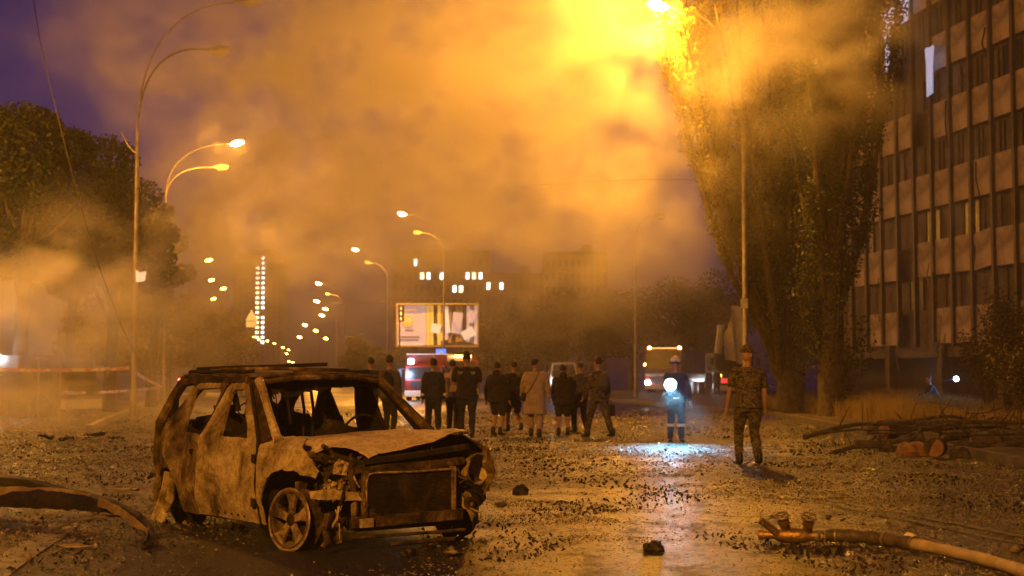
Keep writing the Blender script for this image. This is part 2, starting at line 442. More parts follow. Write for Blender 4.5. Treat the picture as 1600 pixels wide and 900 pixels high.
# ================================================================ THE BURNT-OUT CAR
def burnt(name, dark, mid, pale, scale, a, b, c, rough=.85, bump=.5, spec=.25, metal=0.0):
    m = bpy.data.materials.new(name); m.use_nodes = True; n = m.node_tree.nodes; l = m.node_tree.links; p = n['Principled BSDF']
    tc = n.new('ShaderNodeTexCoord')
    def nz(s, d, r, dist=0):
        z = n.new('ShaderNodeTexNoise'); z.inputs['Scale'].default_value = s; z.inputs['Detail'].default_value = d; z.inputs['Roughness'].default_value = r
        z.inputs['Distortion'].default_value = dist; l.new(tc.outputs['Object'], z.inputs['Vector']); return z.outputs['Fac']
    r = n.new('ShaderNodeValToRGB'); e = r.color_ramp.elements
    e[0].position = a; e[0].color = (*dark, 1); e[1].position = c; e[1].color = (*pale, 1); q = e.new(b); q.color = (*mid, 1)
    l.new(nz(scale, 9, .62, .6), r.inputs[0])
    s = n.new('ShaderNodeValToRGB'); s.color_ramp.elements[0].position = .40; s.color_ramp.elements[1].position = .56
    s.color_ramp.elements[0].color = (.62, .56, .50, 1); s.color_ramp.elements[1].color = (1, 1, 1, 1)
    l.new(nz(26, 6, .7), s.inputs[0])
    mx = n.new('ShaderNodeMix'); mx.data_type = 'RGBA'; mx.blend_type = 'MULTIPLY'; mx.inputs[0].default_value = 1
    l.new(r.outputs[0], mx.inputs[6]); l.new(s.outputs[0], mx.inputs[7]); l.new(mx.outputs[2], p.inputs['Base Color'])
    p.inputs['Roughness'].default_value = rough; p.inputs['Specular IOR Level'].default_value = spec; p.inputs['Metallic'].default_value = metal
    bp = n.new('ShaderNodeBump'); bp.inputs['Strength'].default_value = bump; bp.inputs['Distance'].default_value = .02
    l.new(nz(34, 7, .7), bp.inputs['Height']); l.new(bp.outputs[0], p.inputs['Normal'])
    return m
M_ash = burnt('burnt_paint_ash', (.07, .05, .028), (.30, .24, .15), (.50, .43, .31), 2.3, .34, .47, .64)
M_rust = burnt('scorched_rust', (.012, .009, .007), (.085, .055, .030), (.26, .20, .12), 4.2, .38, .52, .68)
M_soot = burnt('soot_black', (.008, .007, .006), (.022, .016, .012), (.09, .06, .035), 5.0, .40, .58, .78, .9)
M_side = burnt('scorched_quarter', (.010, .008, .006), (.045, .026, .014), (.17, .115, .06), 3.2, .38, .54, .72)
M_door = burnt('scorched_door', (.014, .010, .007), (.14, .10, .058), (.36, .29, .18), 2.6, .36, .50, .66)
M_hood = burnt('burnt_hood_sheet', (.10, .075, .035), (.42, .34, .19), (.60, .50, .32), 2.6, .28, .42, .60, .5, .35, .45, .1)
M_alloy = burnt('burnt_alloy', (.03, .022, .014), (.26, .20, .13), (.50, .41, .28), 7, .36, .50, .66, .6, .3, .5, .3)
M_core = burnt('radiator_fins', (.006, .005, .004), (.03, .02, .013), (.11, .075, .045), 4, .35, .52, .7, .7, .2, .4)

def inside(p, poly):
    x, y = p; c = False; j = len(poly) - 1
    for i in range(len(poly)):
        a, b = poly[i], poly[j]
        if (a[1] > y) != (b[1] > y) and x < (b[0] - a[0]) * (y - a[1]) / (b[1] - a[1] + 1e-12) + a[0]: c = not c
        j = i
    return c
def densify(poly, h):
    out = []
    for i, a in enumerate(poly):
        b = poly[(i + 1) % len(poly)]; d = math.hypot(b[0] - a[0], b[1] - a[1]); k = max(1, int(round(d / h)))
        out += [(a[0] + (b[0] - a[0]) * t / k, a[1] + (b[1] - a[1]) * t / k) for t in range(k)]
    return out
def sheet(outer, holes, fn, h=.045, th=.012, jag=0.0):
    """a bent sheet of metal cut to an outline with holes; fn maps its plane into space"""
    loops = [densify(outer, h)] + [densify(q, h) for q in holes]
    if jag: loops = [[(x + random.uniform(-jag, jag), y + random.uniform(-jag, jag)) for x, y in q] for q in loops]
    P = []; E_ = []
    for q in loops:
        k = len(P); P += q; E_ += [(k + i, k + (i + 1) % len(q)) for i in range(len(q))]
    bx = [p[0] for p in loops[0]]; by = [p[1] for p in loops[0]]; nb = len(P)
    bd = np.array(P)
    y = min(by) + h * .5; r = 0
    while y < max(by):
        x = min(bx) + h * .5 + (r % 2) * h * .5
        while x < max(bx):
            if inside((x, y), loops[0]) and not any(inside((x, y), q) for q in loops[1:]) and np.min((bd[:, 0] - x) ** 2 + (bd[:, 1] - y) ** 2) > (h * .5) ** 2:
                P.append((x, y))
            x += h
        y += h * .87; r += 1
    vo, eo, fo, _, _, _ = delaunay_2d_cdt([Vector(p) for p in P], E_, [], 0, 1e-5)
    T = []
    for q in fo:
        c = (sum(vo[i][0] for i in q) / 3, sum(vo[i][1] for i in q) / 3)
        if inside(c, loops[0]) and not any(inside(c, z) for z in loops[1:]): T.append(tuple(q))
    W = [Vector(fn(v[0], v[1])) for v in vo]; Nn = [Vector() for _ in W]
    for a, b, c in T:
        k = (W[b] - W[a]).cross(W[c] - W[a])
        for i in (a, b, c): Nn[i] += k
    Nn = [k.normalized() if k.length > 0 else k for k in Nn]; m = len(W)
    cnt = {}
    for a, b, c in T:
        for e in ((a, b), (b, c), (c, a)): cnt[e] = 1
    Fs = list(T) + [(c + m, b + m, a + m) for a, b, c in T]
    for (a, b) in cnt:
        if (b, a) not in cnt: Fs.append((b, a, a + m, b + m))
    return MB().add(W + [p - n_ * th for p, n_ in zip(W, Nn)], Fs)

def ridge(x): return 1 - abs(2 * (x - math.floor(x)) - 1)
def side_y(x, z, s=-1, out=0.0, dent=1.0):
    w = .87 - max(0, .32 - z) * .28
    if z > .86: w -= (z - .86) * .40
    w += .012 * math.sin((z - .2) * 6) - .012 * math.exp(-((z - .31) / .016) ** 2) - .009 * math.exp(-((z - .79) / .014) ** 2)
    if x > .9: w -= .11 * ((x - .9) / .8) ** 2
    if x < -1.25: w -= .26 * ((-x - 1.25) / .6) ** 2.4
    w += dent * (.014 * fbm(x * 2.3, z * 2.6, 2.0 * s, 3))
    return (x, s * (w + out), z)
def arc_pts(cx, cz, r, a0, a1, n=10): return [(cx + r * math.cos(math.radians(a0 + (a1 - a0) * i / n)), cz + r * math.sin(math.radians(a0 + (a1 - a0) * i / n))) for i in range(n + 1)]
def smooth_path_(P): return [Vector(p) for p in P]
car = empty('burnt_out_car', (-1.86, 13.20, 0), -.9293, 'burnt-out rusty car shell with no glass or tyres standing on bare rims', 'car wreck')
FRAME = [(-1.72, .24), (-1.80, .36), (-1.85, .60), (-1.88, .88), (-1.80, 1.06), (-1.64, 1.27), (-1.50, 1.375), (-1.2, 1.42), (-.6, 1.435), (-.1, 1.425),
         (.16, 1.385), (.36, 1.24), (.62, 1.04), (.80, .92), (.76, .87), (.655, .84), (.655, .16), (-.94, .135)] + arc_pts(-1.28, .20, .34, 0, 178, 12)
FDOOR = [(-.49, .165), (-.47, .86), (-.43, .90), (-.27, 1.30), (-.21, 1.35), (.05, 1.36), (.11, 1.335), (.60, .90), (.645, .85), (.645, .17)]
FWIN = [(-.07, .885), (-.15, 1.26), (-.11, 1.295), (.05, 1.30), (.09, 1.275), (.47, .885)]
RDOOR = [(-.55, .15), (-.53, .86), (-.475, .90), (-.335, 1.32), (-.36, 1.355), (-.90, 1.35), (-1.02, 1.30), (-1.36, .96), (-1.40, .84), (-1.33, .68),
         (-1.20, .585), (-1.06, .49), (-.96, .36), (-.92, .15)]
RWIN = [(-.90, .90), (-.96, 1.25), (-.91, 1.295), (-.45, 1.31), (-.40, 1.27), (-.44, .885)]
OPEN_F = [(-.40, .24), (-.36, .92), (-.22, 1.31), (.08, 1.32), (.30, 1.12), (.58, .86), (.58, .24)]
OPEN_R = [(-.58, .24), (-.55, .90), (-.38, 1.32), (-.88, 1.32), (-1.0, 1.24), (-1.24, .92), (-1.24, .72), (-1.02, .56), (-.88, .40), (-.87, .24)]
QWIN = [(-1.70, .99), (-1.43, 1.315), (-1.13, 1.345), (-1.08, 1.31), (-1.39, .98)]
FENDER = [(.67, .165), (.67, .84), (.80, .905), (1.00, .915), (1.22, .90), (1.38, .82), (1.50, .72), (1.575, .655), (1.53, .60), (1.40, .615), (1.28, .655)] + arc_pts(1.13, .25, .40, 84, 172, 9) + [(.725, .165)]
for s in (-1, 1):
    r_ = s < 0
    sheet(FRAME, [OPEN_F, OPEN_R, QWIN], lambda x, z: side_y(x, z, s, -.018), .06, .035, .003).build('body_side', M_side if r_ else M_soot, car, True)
    if r_:
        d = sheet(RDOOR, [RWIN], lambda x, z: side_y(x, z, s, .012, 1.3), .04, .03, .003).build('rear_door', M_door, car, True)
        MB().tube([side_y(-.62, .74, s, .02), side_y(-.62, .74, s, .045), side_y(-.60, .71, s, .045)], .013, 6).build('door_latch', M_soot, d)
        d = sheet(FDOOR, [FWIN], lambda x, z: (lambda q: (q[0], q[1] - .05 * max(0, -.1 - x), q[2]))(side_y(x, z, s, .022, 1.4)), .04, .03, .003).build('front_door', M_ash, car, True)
        MB().lathe([(0, 0), (.028, 0), (.03, .012), (.018, .014), (.016, .0)], c=side_y(-.36, .765, s, .028), n=10, axis='Y').build('lock_hole', M_soot, d)
        for k in range(7): MB().lathe([(0, -.002), (.012, -.002), (.012, .004), (0, .004)], c=side_y(-.36 + .13 * k, .215, s, .028), n=6, axis='Y').build('sill_bolt', M_soot, d)
        # scorched lining left hanging inside the doors
        sheet([(-.44, .42), (-.40, .90), (-.1, .93), (.1, .89), (.3, .93), (.52, .89), (.60, .42)], [], lambda x, z: (x, -.80 + .012 * fbm(x * 9, z * 9), z), .06, .03, .008).build('door_lining', M_soot, car)
        sheet([(-.90, .42), (-1.15, .90), (-.9, .94), (-.7, .90), (-.5, .95), (-.52, .42)], [], lambda x, z: (x, -.80 + .012 * fbm(x * 9, z * 9), z), .06, .03, .008).build('door_lining', M_soot, car)
        MB().tube([side_y(x, z, s, .002) for x, z in [(-.52, .15), (-.505, .5), (-.50, .86), (-.44, .94), (-.29, 1.33)]], .022, 6, ell=.8).build('door_gap_shade', M_soot, car, True)  # dark strip stands in for the shade in the gap between the doors
        MB().tube([side_y(x, z, s, .004) for x, z in [(.655, .17), (.657, .5), (.657, .83), (.62, .90), (.40, 1.10), (.13, 1.35)]], .016, 6).build('door_gap_shade', M_soot, car, True)  # same painted shade along the gap between door and fender
        for z in (.35, .72): MB().box(side_y(.645, z, s, .03), (.05, .02, .07)).build('door_hinge', M_soot, car)
    else:
        for nm, pl, hl in (('rear_door', RDOOR, RWIN), ('front_door', FDOOR, FWIN)):
            sheet(pl, [hl], lambda x, z: side_y(x, z, s, .012), .07, .03).build(nm, M_soot, car, True)
# front fenders: the right one torn open behind the headlight, the left one crushed outward
def fr(x, z):
    q = side_y(x, z, -1, .008, 1.6); c = max(0, x - 1.15)
    top = max(0, z - .83) * 1.6
    return (q[0], q[1] + top + .10 * c * c + .03 * fbm(x * 5, z * 5, 4, 2) * min(1, c * 3), q[2])
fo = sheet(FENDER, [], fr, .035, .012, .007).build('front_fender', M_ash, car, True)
def fl(x, z):
    q = side_y(x, z, 1, .01, 1.5); c = max(0, x - 1.1)
    return (q[0], q[1] + .10 * c + .05 * fbm(x * 5, z * 6, 1, 2) * (1 + c) - max(0, z - .83) * 1.4, q[2] + .04 * fbm(x * 4, z * 4, 9, 2) * c)
sheet([(.67, .165), (.67, .84), (.80, .90), (1.1, .92), (1.35, .88), (1.58, .80), (1.70, .68), (1.66, .50), (1.60, .40), (1.50, .46)] + arc_pts(1.13, .25, .40, 38, 172, 9) + [(.725, .165)],
      [], fl, .04, .012, .01).build('front_fender', M_rust, car, True)
# roof
def roof_z(x, y): return 1.425 + .035 * (1 - (y / .66) ** 2) - .10 * max(0, x + .05) ** 2 - .05 * max(0, -x - 1.1) ** 2 - .022 * math.exp(-((x + .6) ** 2 / .12 + (y - .1) ** 2 / .1)) + .010 * fbm(x * 3, y * 3, 5)
rf = sheet([(-1.50, -.60), (-1.54, 0), (-1.50, .60), (-.8, .645), (.0, .635), (.19, .60), (.27, 0), (.19, -.60), (.0, -.635), (-.8, -.645)], [], lambda x, y: (x, y, roof_z(x, y)), .06, .02).build('roof', M_rust, car, True)
for s in (-1, 1):
    MB().tube([(x, s * (.60 if x > -1.4 else .57), roof_z(x, .6) + .028 + (.006 * math.sin(x * 9))) for x in np.linspace(-1.42, .02, 16)], .017, 6).build('roof_rail', M_soot, rf, True)
MB().tube([(-1.42, -.50, 1.482), (-1.18, -.22, 1.50), (-.9, .12, 1.512), (-.62, .52, 1.530)], .009, 6, ell=2).build('roof_trim', M_soot, rf, True)
MB().tube([(-.95, -.45, 1.478), (-.55, -.05, 1.488), (-.1, .46, 1.468)], .009, 6, ell=2).build('roof_trim', M_rust, rf, True)
MB().tube([(-1.1, -.5, 1.475), (-.6, -.1, 1.50), (-.35, .3, 1.478)], .007, 6).build('roof_trim', M_rust, rf, True)
# roof header with burnt lining hanging from it, rear header, tailgate frame
MB().tube([(.20, -.60, 1.365), (.26, -.3, 1.405), (.27, 0, 1.41), (.26, .3, 1.405), (.20, .60, 1.365)], .035, 8, ell=.8).build('windscreen_header', M_rust, car, True)
sheet([(-.60, 1.39), (.58, 1.39), (.56, 1.33), (.40, 1.335), (.2, 1.30), (.12, 1.325), (0, 1.27), (-.08, 1.30), (-.2, 1.25), (-.32, 1.22), (-.40, 1.27), (-.52, 1.26), (-.58, 1.31)], [],
      lambda y, z: (.17 - .06 * fbm(y * 5, z * 5), y, z), .04, .012, .012).build('hanging_lining', M_soot, car)
for s in (-1, 1):   # windscreen pillars
    MB().tube([(.19, s * .625, 1.375), (.32, s * .655, 1.29), (.55, s * .71, 1.105), (.82, s * .775, .91), (.92, s * .80, .86)], [.045, .04, .036, .042, .05], 8).build('windscreen_pillar', M_ash if s < 0 else M_rust, car, True)
tg = MB()
tg.tube([(-1.50, -.56, 1.38), (-1.56, 0, 1.40), (-1.50, .56, 1.38)], .04, 8)
for s in (-1, 1): tg.tube([(-1.50, s * .58, 1.38), (-1.68, s * .62, 1.20), (-1.86, s * .68, .95), (-1.90, s * .68, .6), (-1.84, s * .66, .3)], .05, 8)
tg.tube([(-1.88, -.66, .92), (-1.94, 0, .93), (-1.88, .66, .92)], .05, 8)
tg.build('tailgate_frame', M_rust, car, True)
sheet([(-.66, .30), (.66, .30), (.67, .92), (-.67, .92)], [], lambda y, z: (-1.93 + .16 * abs(y) ** 2.2 + .02 * fbm(y * 4, z * 4), y, z), .09, .02).build('tailgate', M_soot, car, True)
MB().box((-.45, 0, .19), (2.5, 1.56, .05)).build('floor_pan', M_soot, car)
# bulkhead and scuttle
sheet([(-.78, .22), (.78, .22), (.80, .88), (.4, .90), (-.4, .89), (-.80, .88)], [], lambda y, z: (.74 + .03 * fbm(y * 5, z * 5), y, z), .08, .02).build('bulkhead', M_soot, car)
sheet([(-.78, .70), (-.4, .665), (.4, .665), (.78, .70), (.80, .92), (.4, .935), (0, .93), (-.4, .935), (-.80, .92)], [], lambda y, x: (x, y, .865 + .012 * fbm(x * 8, y * 7)), .05, .02).build('scuttle', M_rust, car)
MB().tube([(.50, -.74, .80), (.52, -.3, .83), (.52, .3, .82), (.50, .74, .80)], .035, 8).build('dashboard_beam', M_soot, car, True)
jd = MB()
for k in range(26):
    y = random.uniform(-.7, .7); jd.box((.45 + random.uniform(-.12, .12), y, .80 + random.uniform(-.06, .06)), (random.uniform(.04, .16), random.uniform(.05, .2), random.uniform(.02, .08)), Matrix.Rotation(random.uniform(-1, 1), 3, random.choice('XYZ')))
jd.build('burnt_dashboard', M_soot, car)
MB().tube([(.30 + .09 * math.sin(a) * .5, .36 + .19 * math.cos(a), .90 + .16 * math.sin(a)) for a in np.linspace(-.5, 3.4, 20)], .012, 6).build('steering_wheel', M_soot, car, True)
MB().tube([(.60, .36, .80), (.30, .36, .90)], .022, 6).build('steering_column', M_soot, car)
def seat(x, y, hgt=1.28, w=.23):
    t = sheet([(-w, .45), (-w - .01, .9), (-w + .05, hgt - .12), (-.10, hgt - .08), (-.09, hgt), (.09, hgt), (.10, hgt - .08), (w - .05, hgt - .12), (w + .01, .9), (w, .45)], [],
              lambda a, z: (x - .18 * (z - .45) + .03 * fbm(a * 8, z * 8), y + a, z), .06, .07, .01).build('seat_back', M_soot, car, True)
    MB().box((x + .24, y, .44), (.50, .46, .13)).build('seat_cushion', M_soot, t)
seat(-.10, -.37, 1.26, .21); seat(-.10, .37, 1.05, .2)
seat(-1.05, -.30, 1.14, .34); seat(-1.05, .36, 1.14, .3)
for y in (.02, .07): MB().tube([(-.30, y * 2, 1.40), (-.26, y * 2 + .03, 1.1), (-.2, y * 2 - .02, .5)], .014, 6).build('hanging_strap', M_soot, car)
for k in range(9):
    cb = MB()
    x0, y0 = random.uniform(-.5, .1), random.uniform(-.6, .1); L = random.uniform(.15, .5)
    cb.tube([(x0, y0, 1.38), (x0 + .03, y0 + .02, 1.38 - L * .5), (x0 + random.uniform(-.06, .06), y0 + random.uniform(-.06, .1), 1.38 - L)], random.choice((.005, .008, .014)), 5)
    cb.build('dangling_cable', M_soot, car, True)
cb = MB().tube([(-.25, -.68, 1.36), (-.22, -.66, 1.22), (-.20, -.64, 1.10)], .03, 6).build('belt_reel', M_soot, car)
cb = MB(); cb.tube([(-.20, -.64, 1.1), (-.12, -.6, 1.0), (-.02, -.62, .92)], .007, 5); cb.tube([(-.20, -.64, 1.12), (-.1, -.65, 1.16), (.0, -.62, 1.2)], .007, 5)
cb.build('dangling_cable', M_soot, car, True)
# hood: a buckled sheet lifted off its frame
def hood_f(x, y):
    u = (x - .72) / 1.0; v = y
    z = .905 + .012 * math.sin(3 * u)
    z -= .135 * max(0, u) ** 1.5 * max(0, min(1, (.45 - v) / 1.0)) ** 1.2
    z += .055 * math.exp(-((v - .36) / .22) ** 2) * math.sin(PI * min(1, max(0, u)))
    z += .070 * (ridge(.9 * u + .75 * v + .3) - .5) * (.35 + u) + .036 * (ridge(2.1 * u - 1.3 * v + .1) - .5) * (.3 + u) + .012 * fbm(u * 3, v * 3, 3)
    z -= .10 * max(0, (-v - .42) / .3) ** 2
    return (x + .02 * fbm(v * 2, 3) * u, y, z)
ho = sheet([(.66, -.74), (1.02, -.73), (1.30, -.66), (1.52, -.52), (1.74, -.42), (1.70, -.30), (1.73, 0), (1.76, .3), (1.72, .60), (1.45, .70), (1.1, .74), (.66, .74), (.70, .3), (.72, 0), (.70, -.4)], [],
           hood_f, .03, .006, .006).build('hood', M_hood, car, True)
hf = MB()
for pts in ([(1.70, -.44, .725), (1.73, 0, .76), (1.70, .58, .815)], [(1.50, -.55, .74), (1.66, -.40, .70), (1.70, .0, .735), (1.66, .55, .79)], [(.9, -.62, .84), (1.3, -.55, .77), (1.66, -.42, .70)]):
    hf.tube(pts, .022, 6, ell=1.5)
hf.build('hood_frame', M_soot, ho, True)
sheet([(-.46, .66), (.56, .67), (.58, .80), (.1, .765), (-.2, .74), (-.44, .715)], [], lambda y, z: (1.56 + .02 * fbm(y * 7, z * 7), y, z), .05, .02, .004).build('hood_lock_panel', M_soot, car)
# radiator support, radiator, beams
t = MB()
t.tube([(1.66, -.50, .66), (1.70, -.2, .675), (1.70, .2, .68), (1.66, .56, .695)], .028, 8, ell=1.3)
t.build('upper_crossmember', M_rust, car, True)
MB().tube([(1.735, -.44, .40), (1.74, -.445, .56), (1.73, -.42, .625), (1.735, -.36, .637), (1.74, 0, .632), (1.74, .40, .64)], .010, 6).build('cooler_pipe', M_alloy, car, True)
rd = MB().box((1.70, -.015, .44), (.05, .83, .385)).build('radiator', M_core, car)
fn = MB()
for k in range(38):
    z = .262 + k * .0095
    pts = [(1.729, y, z + .003 * math.sin(y * 14 + k) + .004 * fbm(y * 6, z * 20)) for y in np.linspace(-.41, .38, 14)]
    fn.tube(pts, .0028, 4, False)
fn = fn.build('cooling_fins', M_core, rd); fn['kind'] = 'stuff'
for y in (-.445, .415): MB().box((1.715, y, .45), (.055, .035, .42)).build('radiator_tank', M_alloy if y > 0 else M_rust, rd)
MB().box((1.71, -.015, .642), (.05, .86, .022)).build('radiator_top', M_rust, rd)
for y in (-.50, .49): MB().tube([(1.66, y, .20), (1.66, y * 1.02, .45), (1.62, y * 1.04, .70)], .028, 6).build('support_upright', M_rust, car, True)
b = sheet([(-.56, .205), (.50, .215), (.50, .30), (-.2, .295), (-.56, .285)], [(-.0, 0)] and [], lambda y, z: (1.76 - .05 * y * y + .012 * fbm(y * 6, z * 8), y, z), .04, .04, .003).build('bumper_beam', M_rust, car, True)
MB().box((1.775, -.46, .245), (.03, .12, .07), Matrix.Rotation(.1, 3, 'Z')).build('beam_bracket', M_ash, b)
MB().tube([(1.72, -.58, .125), (1.76, -.2, .13), (1.76, .25, .125), (1.70, .55, .12)], .014, 6).build('lower_bar', M_rust, car, True)
MB().tube([(1.74, -.2, .055), (1.76, .1, .06), (1.74, .42, .055)], .018, 6).build('undertray_strip', M_rust, car, True)
random.seed(12)
sheet([(-.80, .06), (-.60, .08), (-.58, .20), (-.63, .31), (-.74, .33), (-.79, .24)], [], lambda y, z: (1.66 + .04 * math.sin(y * 22) + .03 * fbm(y * 12, z * 12), y, z), .03, .05, .008).build('chassis_horn', M_rust, car, True)
for k in range(12):
    p_ = Vector((random.uniform(1.55, 1.72), random.choice((-1, 1)) * random.uniform(.42, .74), random.uniform(.3, .66))); q_ = p_ + Vector((random.uniform(-.05, .12), random.uniform(-.12, .12), random.uniform(-.28, -.05)))
    MB().tube(smooth_path_([p_, (p_ + q_) / 2 + Vector((.04, random.uniform(-.05, .05), 0)), q_]), random.choice((.005, .009, .013)), 5).build('hanging_wire', random.choice((M_rust, M_soot, M_ash)), car, True)
for k in range(7):
    y = random.uniform(-.72, -.40); z = random.uniform(.46, .72); s_ = random.uniform(.03, .07)
    sheet([(-s_, -s_ * .7), (s_ * .8, -s_), (s_, s_ * .5), (-.2 * s_, s_), (-s_ * .9, s_ * .4)], [], lambda a, b_, y=y, z=z, k=k: (1.60 - .25 * max(0, -y - .6) + .02 * fbm(a * 30, b_ * 30, k), y + a, z + b_), .02, .008, .004).build('melted_bracket', random.choice((M_ash, M_rust, M_alloy)), car)
sheet([(-.86, .44), (-.46, .42), (-.44, .47), (-.60, .50), (-.74, .52), (-.88, .50)], [], lambda y, z: (1.68 + .12 * (y + .7) - .35 * max(0, -.62 - y), y, z), .03, .02, .006).build('bumper_shelf', M_ash, car)
# engine bay junk behind the missing headlight
ej = MB()
for k in range(70):
    c = (random.uniform(1.05, 1.58), random.uniform(-.74, -.34), random.uniform(.42, .76))
    ej.box(c, (random.uniform(.02, .11), random.uniform(.02, .11), random.uniform(.02, .10)), Matrix.Rotation(random.uniform(-1.5, 1.5), 3, random.choice('XYZ')))
for k in range(22):
    p = Vector((random.uniform(1.1, 1.6), random.uniform(-.74, -.38), random.uniform(.45, .75))); q = p + Vector((random.uniform(-.1, .1), random.uniform(-.2, .2), random.uniform(-.15, .15)))
    ej.tube([p, (p + q) / 2 + Vector((0, 0, .03)), q], random.choice((.008, .014, .02)), 6)
ej.build('engine_bay_debris', M_rust, car)
MB().lathe([(.0, 0), (.07, 0), (.075, .10), (.05, .11)], c=(1.30, -.56, .58), n=12, axis='Y').build('engine_pulley', M_alloy, car, True)
MB().box((1.15, .05, .50), (.62, .75, .40), None, .85).build('engine_block', M_soot, car)
MB().box((1.35, 0, .22), (.7, 1.0, .10)).build('subframe', M_soot, car)
# headlight bucket and crushed corner on the left
bk = MB().lathe([(.02, -.05), (.10, -.04), (.15, .02), (.165, .10), (.15, .10), (.13, .02), (.08, -.03)], c=(0, 0, 0), n=16, axis='X')
bk.v = [tuple(Matrix.Rotation(.35, 3, 'Z') @ Vector((x, y * (1 + .2 * math.sin(3 * z * 20)), z * .85)) + Vector((1.55, .70, .62))) for x, y, z in bk.v]
bk.build('headlight_bucket', M_ash, car, True)
for k, (y0, z0, y1, z1) in enumerate([(.52, .56, .86, .44), (.55, .46, .84, .36), (.50, .38, .76, .24), (.60, .34, .82, .16), (.55, .74, .80, .78)]):
    sheet([(y0, z0), (y0 + .1, z0 + .06), (y1, z1 + .05), (y1 + .03, z1), (y1 - .1, z1 - .05), (y0 + .05, z0 - .06)], [],
          lambda y, z, k=k: (1.62 + .05 * math.sin(y * 9 + k) - .35 * max(0, y - .65), y, z + .02 * fbm(y * 9, z * 9, k)), .03, .012, .01).build('torn_bumper_bracket', [M_rust, M_soot, M_ash, M_rust, M_soot][k], car)
MB().lathe([(0, 0), (.05, 0), (.055, .06), (.03, .07)], c=(1.62, .62, .34), n=10, axis='X').build('horn', M_rust, car, True)
# wheels
def rim(parent, loc, tilt=0, steer=0, mt=M_alloy, k=1.0):
    t = empty('wheel', loc); t.parent = parent; t.scale = (k, .75, k); t.rotation_euler = (tilt, 0, steer)
    MB().lathe([(.205, -.10), (.235, -.095), (.238, -.085), (.212, -.075), (.195, 0), (.212, .075), (.235, .09), (.238, .10), (.20, .10), (.185, 0), (.205, -.10)], n=36, axis='Y').build('rim', M_rust if mt is M_alloy else mt, t, True)
    MB().lathe([(.20, -.088), (.236, -.102), (.246, -.096), (.238, -.084), (.20, -.078)], n=36, axis='Y').build('rim_lip', mt, t, True)
    sp = MB()
    for k in range(5):
        a0 = 2 * PI * k / 5 + .3
        def pt(r, da, y): return (r * math.cos(a0 + da), y, r * math.sin(a0 + da))
        vs = [pt(.045, -.6, -.07), pt(.12, -.26, -.075), pt(.205, -.30, -.085), pt(.205, .30, -.085), pt(.12, .26, -.075), pt(.045, .6, -.07)]
        vs += [(x, y + .03, z) for x, y, z in vs]
        sp.add(vs, [(0, 1, 2, 3, 4, 5), (11, 10, 9, 8, 7, 6)] + [(i, (i + 1) % 6, 6 + (i + 1) % 6, 6 + i) for i in range(6)])
    sp.build('rim_spokes', mt, t, True)
    MB().lathe([(0, -.085), (.04, -.083), (.055, -.06), (.055, 0), (0, 0)], n=16, axis='Y').build('hub', M_soot, t, True)
    MB().lathe([(.0, .04), (.15, .04), (.15, .055), (0, .055)], n=24, axis='Y').build('brake_disc', M_soot, t, True)
    return t
rim(car, (1.215, -.80, .245), -.07, .22, k=1.06)
MB().tube([(1.34 + .05 * math.cos(a) , -.70 + .03 * math.sin(a * 3), .12 + .16 * abs(math.sin(a))) for a in np.linspace(0, 2.9, 14)], .022, 6).build('tyre_wire', M_soot, car, True)
rim(car, (1.225, .78, .238), 0, 0, M_soot); rim(car, (-1.225, .78, .238), 0, 0, M_soot)
rim(car, (-1.25, -.66, .20), .30, .1, M_soot)
# collapsed suspension and torn arch metal at the rear wheel
for k, (pts, r_) in enumerate([([(-1.22, -.86, .50), (-1.16, -.90, .34), (-1.24, -.95, .14), (-1.30, -.99, .03)], .045), ([(-1.16, -.84, .45), (-1.08, -.90, .26), (-1.14, -.97, .05)], .032),
                               ([(-1.52, -.82, .46), (-1.50, -.86, .34), (-1.54, -.86, .22)], .032), ([(-1.30, -.82, .36), (-1.38, -.88, .20), (-1.44, -.92, .04)], .03)]):
    MB().tube([Vector(p) + Vector((random.uniform(-.01, .01),) * 3) for p in pts], [r_, r_ * 1.3, r_, r_ * .6], 7, ell=.35).build('torn_arch_strip', M_ash if k < 3 else M_rust, car)
sheet([(-.10, .06), (.10, .04), (.14, .18), (.04, .27), (-.06, .22), (-.13, .14)], [], lambda a, z: (-1.20 + a, -.93 - .12 * (.3 - z), z + .015 * fbm(a * 20, z * 20)), .03, .02, .01).build('torn_arch_plate', M_ash, car)
MB().tube([(-1.72, -.74, .42), (-1.86, -.76, .44), (-1.80, -.82, .41), (-1.62, -.84, .45)], .018, 5).build('bumper_remnant', M_soot, car)

# ================================================================ PIPE, HOSE, WRECKAGE AND LITTER NEAR THE CAMERA
M_brass = mat('weathered_brass', (.20, .13, .055), .45, .75, (.34, .23, .11), 9, .3, 40)
M_steel = mat('dull_steel', (.16, .14, .12), .4, .6, (.28, .25, .21), 14, .3, 50)
M_hose = mat('grey_canvas_hose', (.30, .235, .15), .65, 0, (.40, .32, .21), 7, .5, 90)
M_collar = mat('black_rubber_wrap', (.035, .028, .02), .6, 0, (.08, .06, .04), 12, .4, 50)
M_charred = mat('charred_sheet', (.006, .005, .004), .6, 0, (.02, .014, .010), 7, .5, 30)
M_chrome = mat('scorched_trim', (.22, .16, .09), .45, .4, (.38, .29, .18), 5, .4, 30)
M_white = mat('dirty_white', (.62, .60, .56), .6, 0, (.45, .42, .38), 8, .2, 20)
M_red = mat('dark_red_plastic', (.16, .012, .010), .4, 0, (.09, .01, .01), 9, .2, 30)
M_bark = mat('rough_bark', (.040, .030, .020), .9, 0, (.10, .075, .05), 5, .9, 16)
M_wood = mat('split_wood', (.34, .19, .08), .8, 0, (.20, .11, .05), 6, .6, 24)

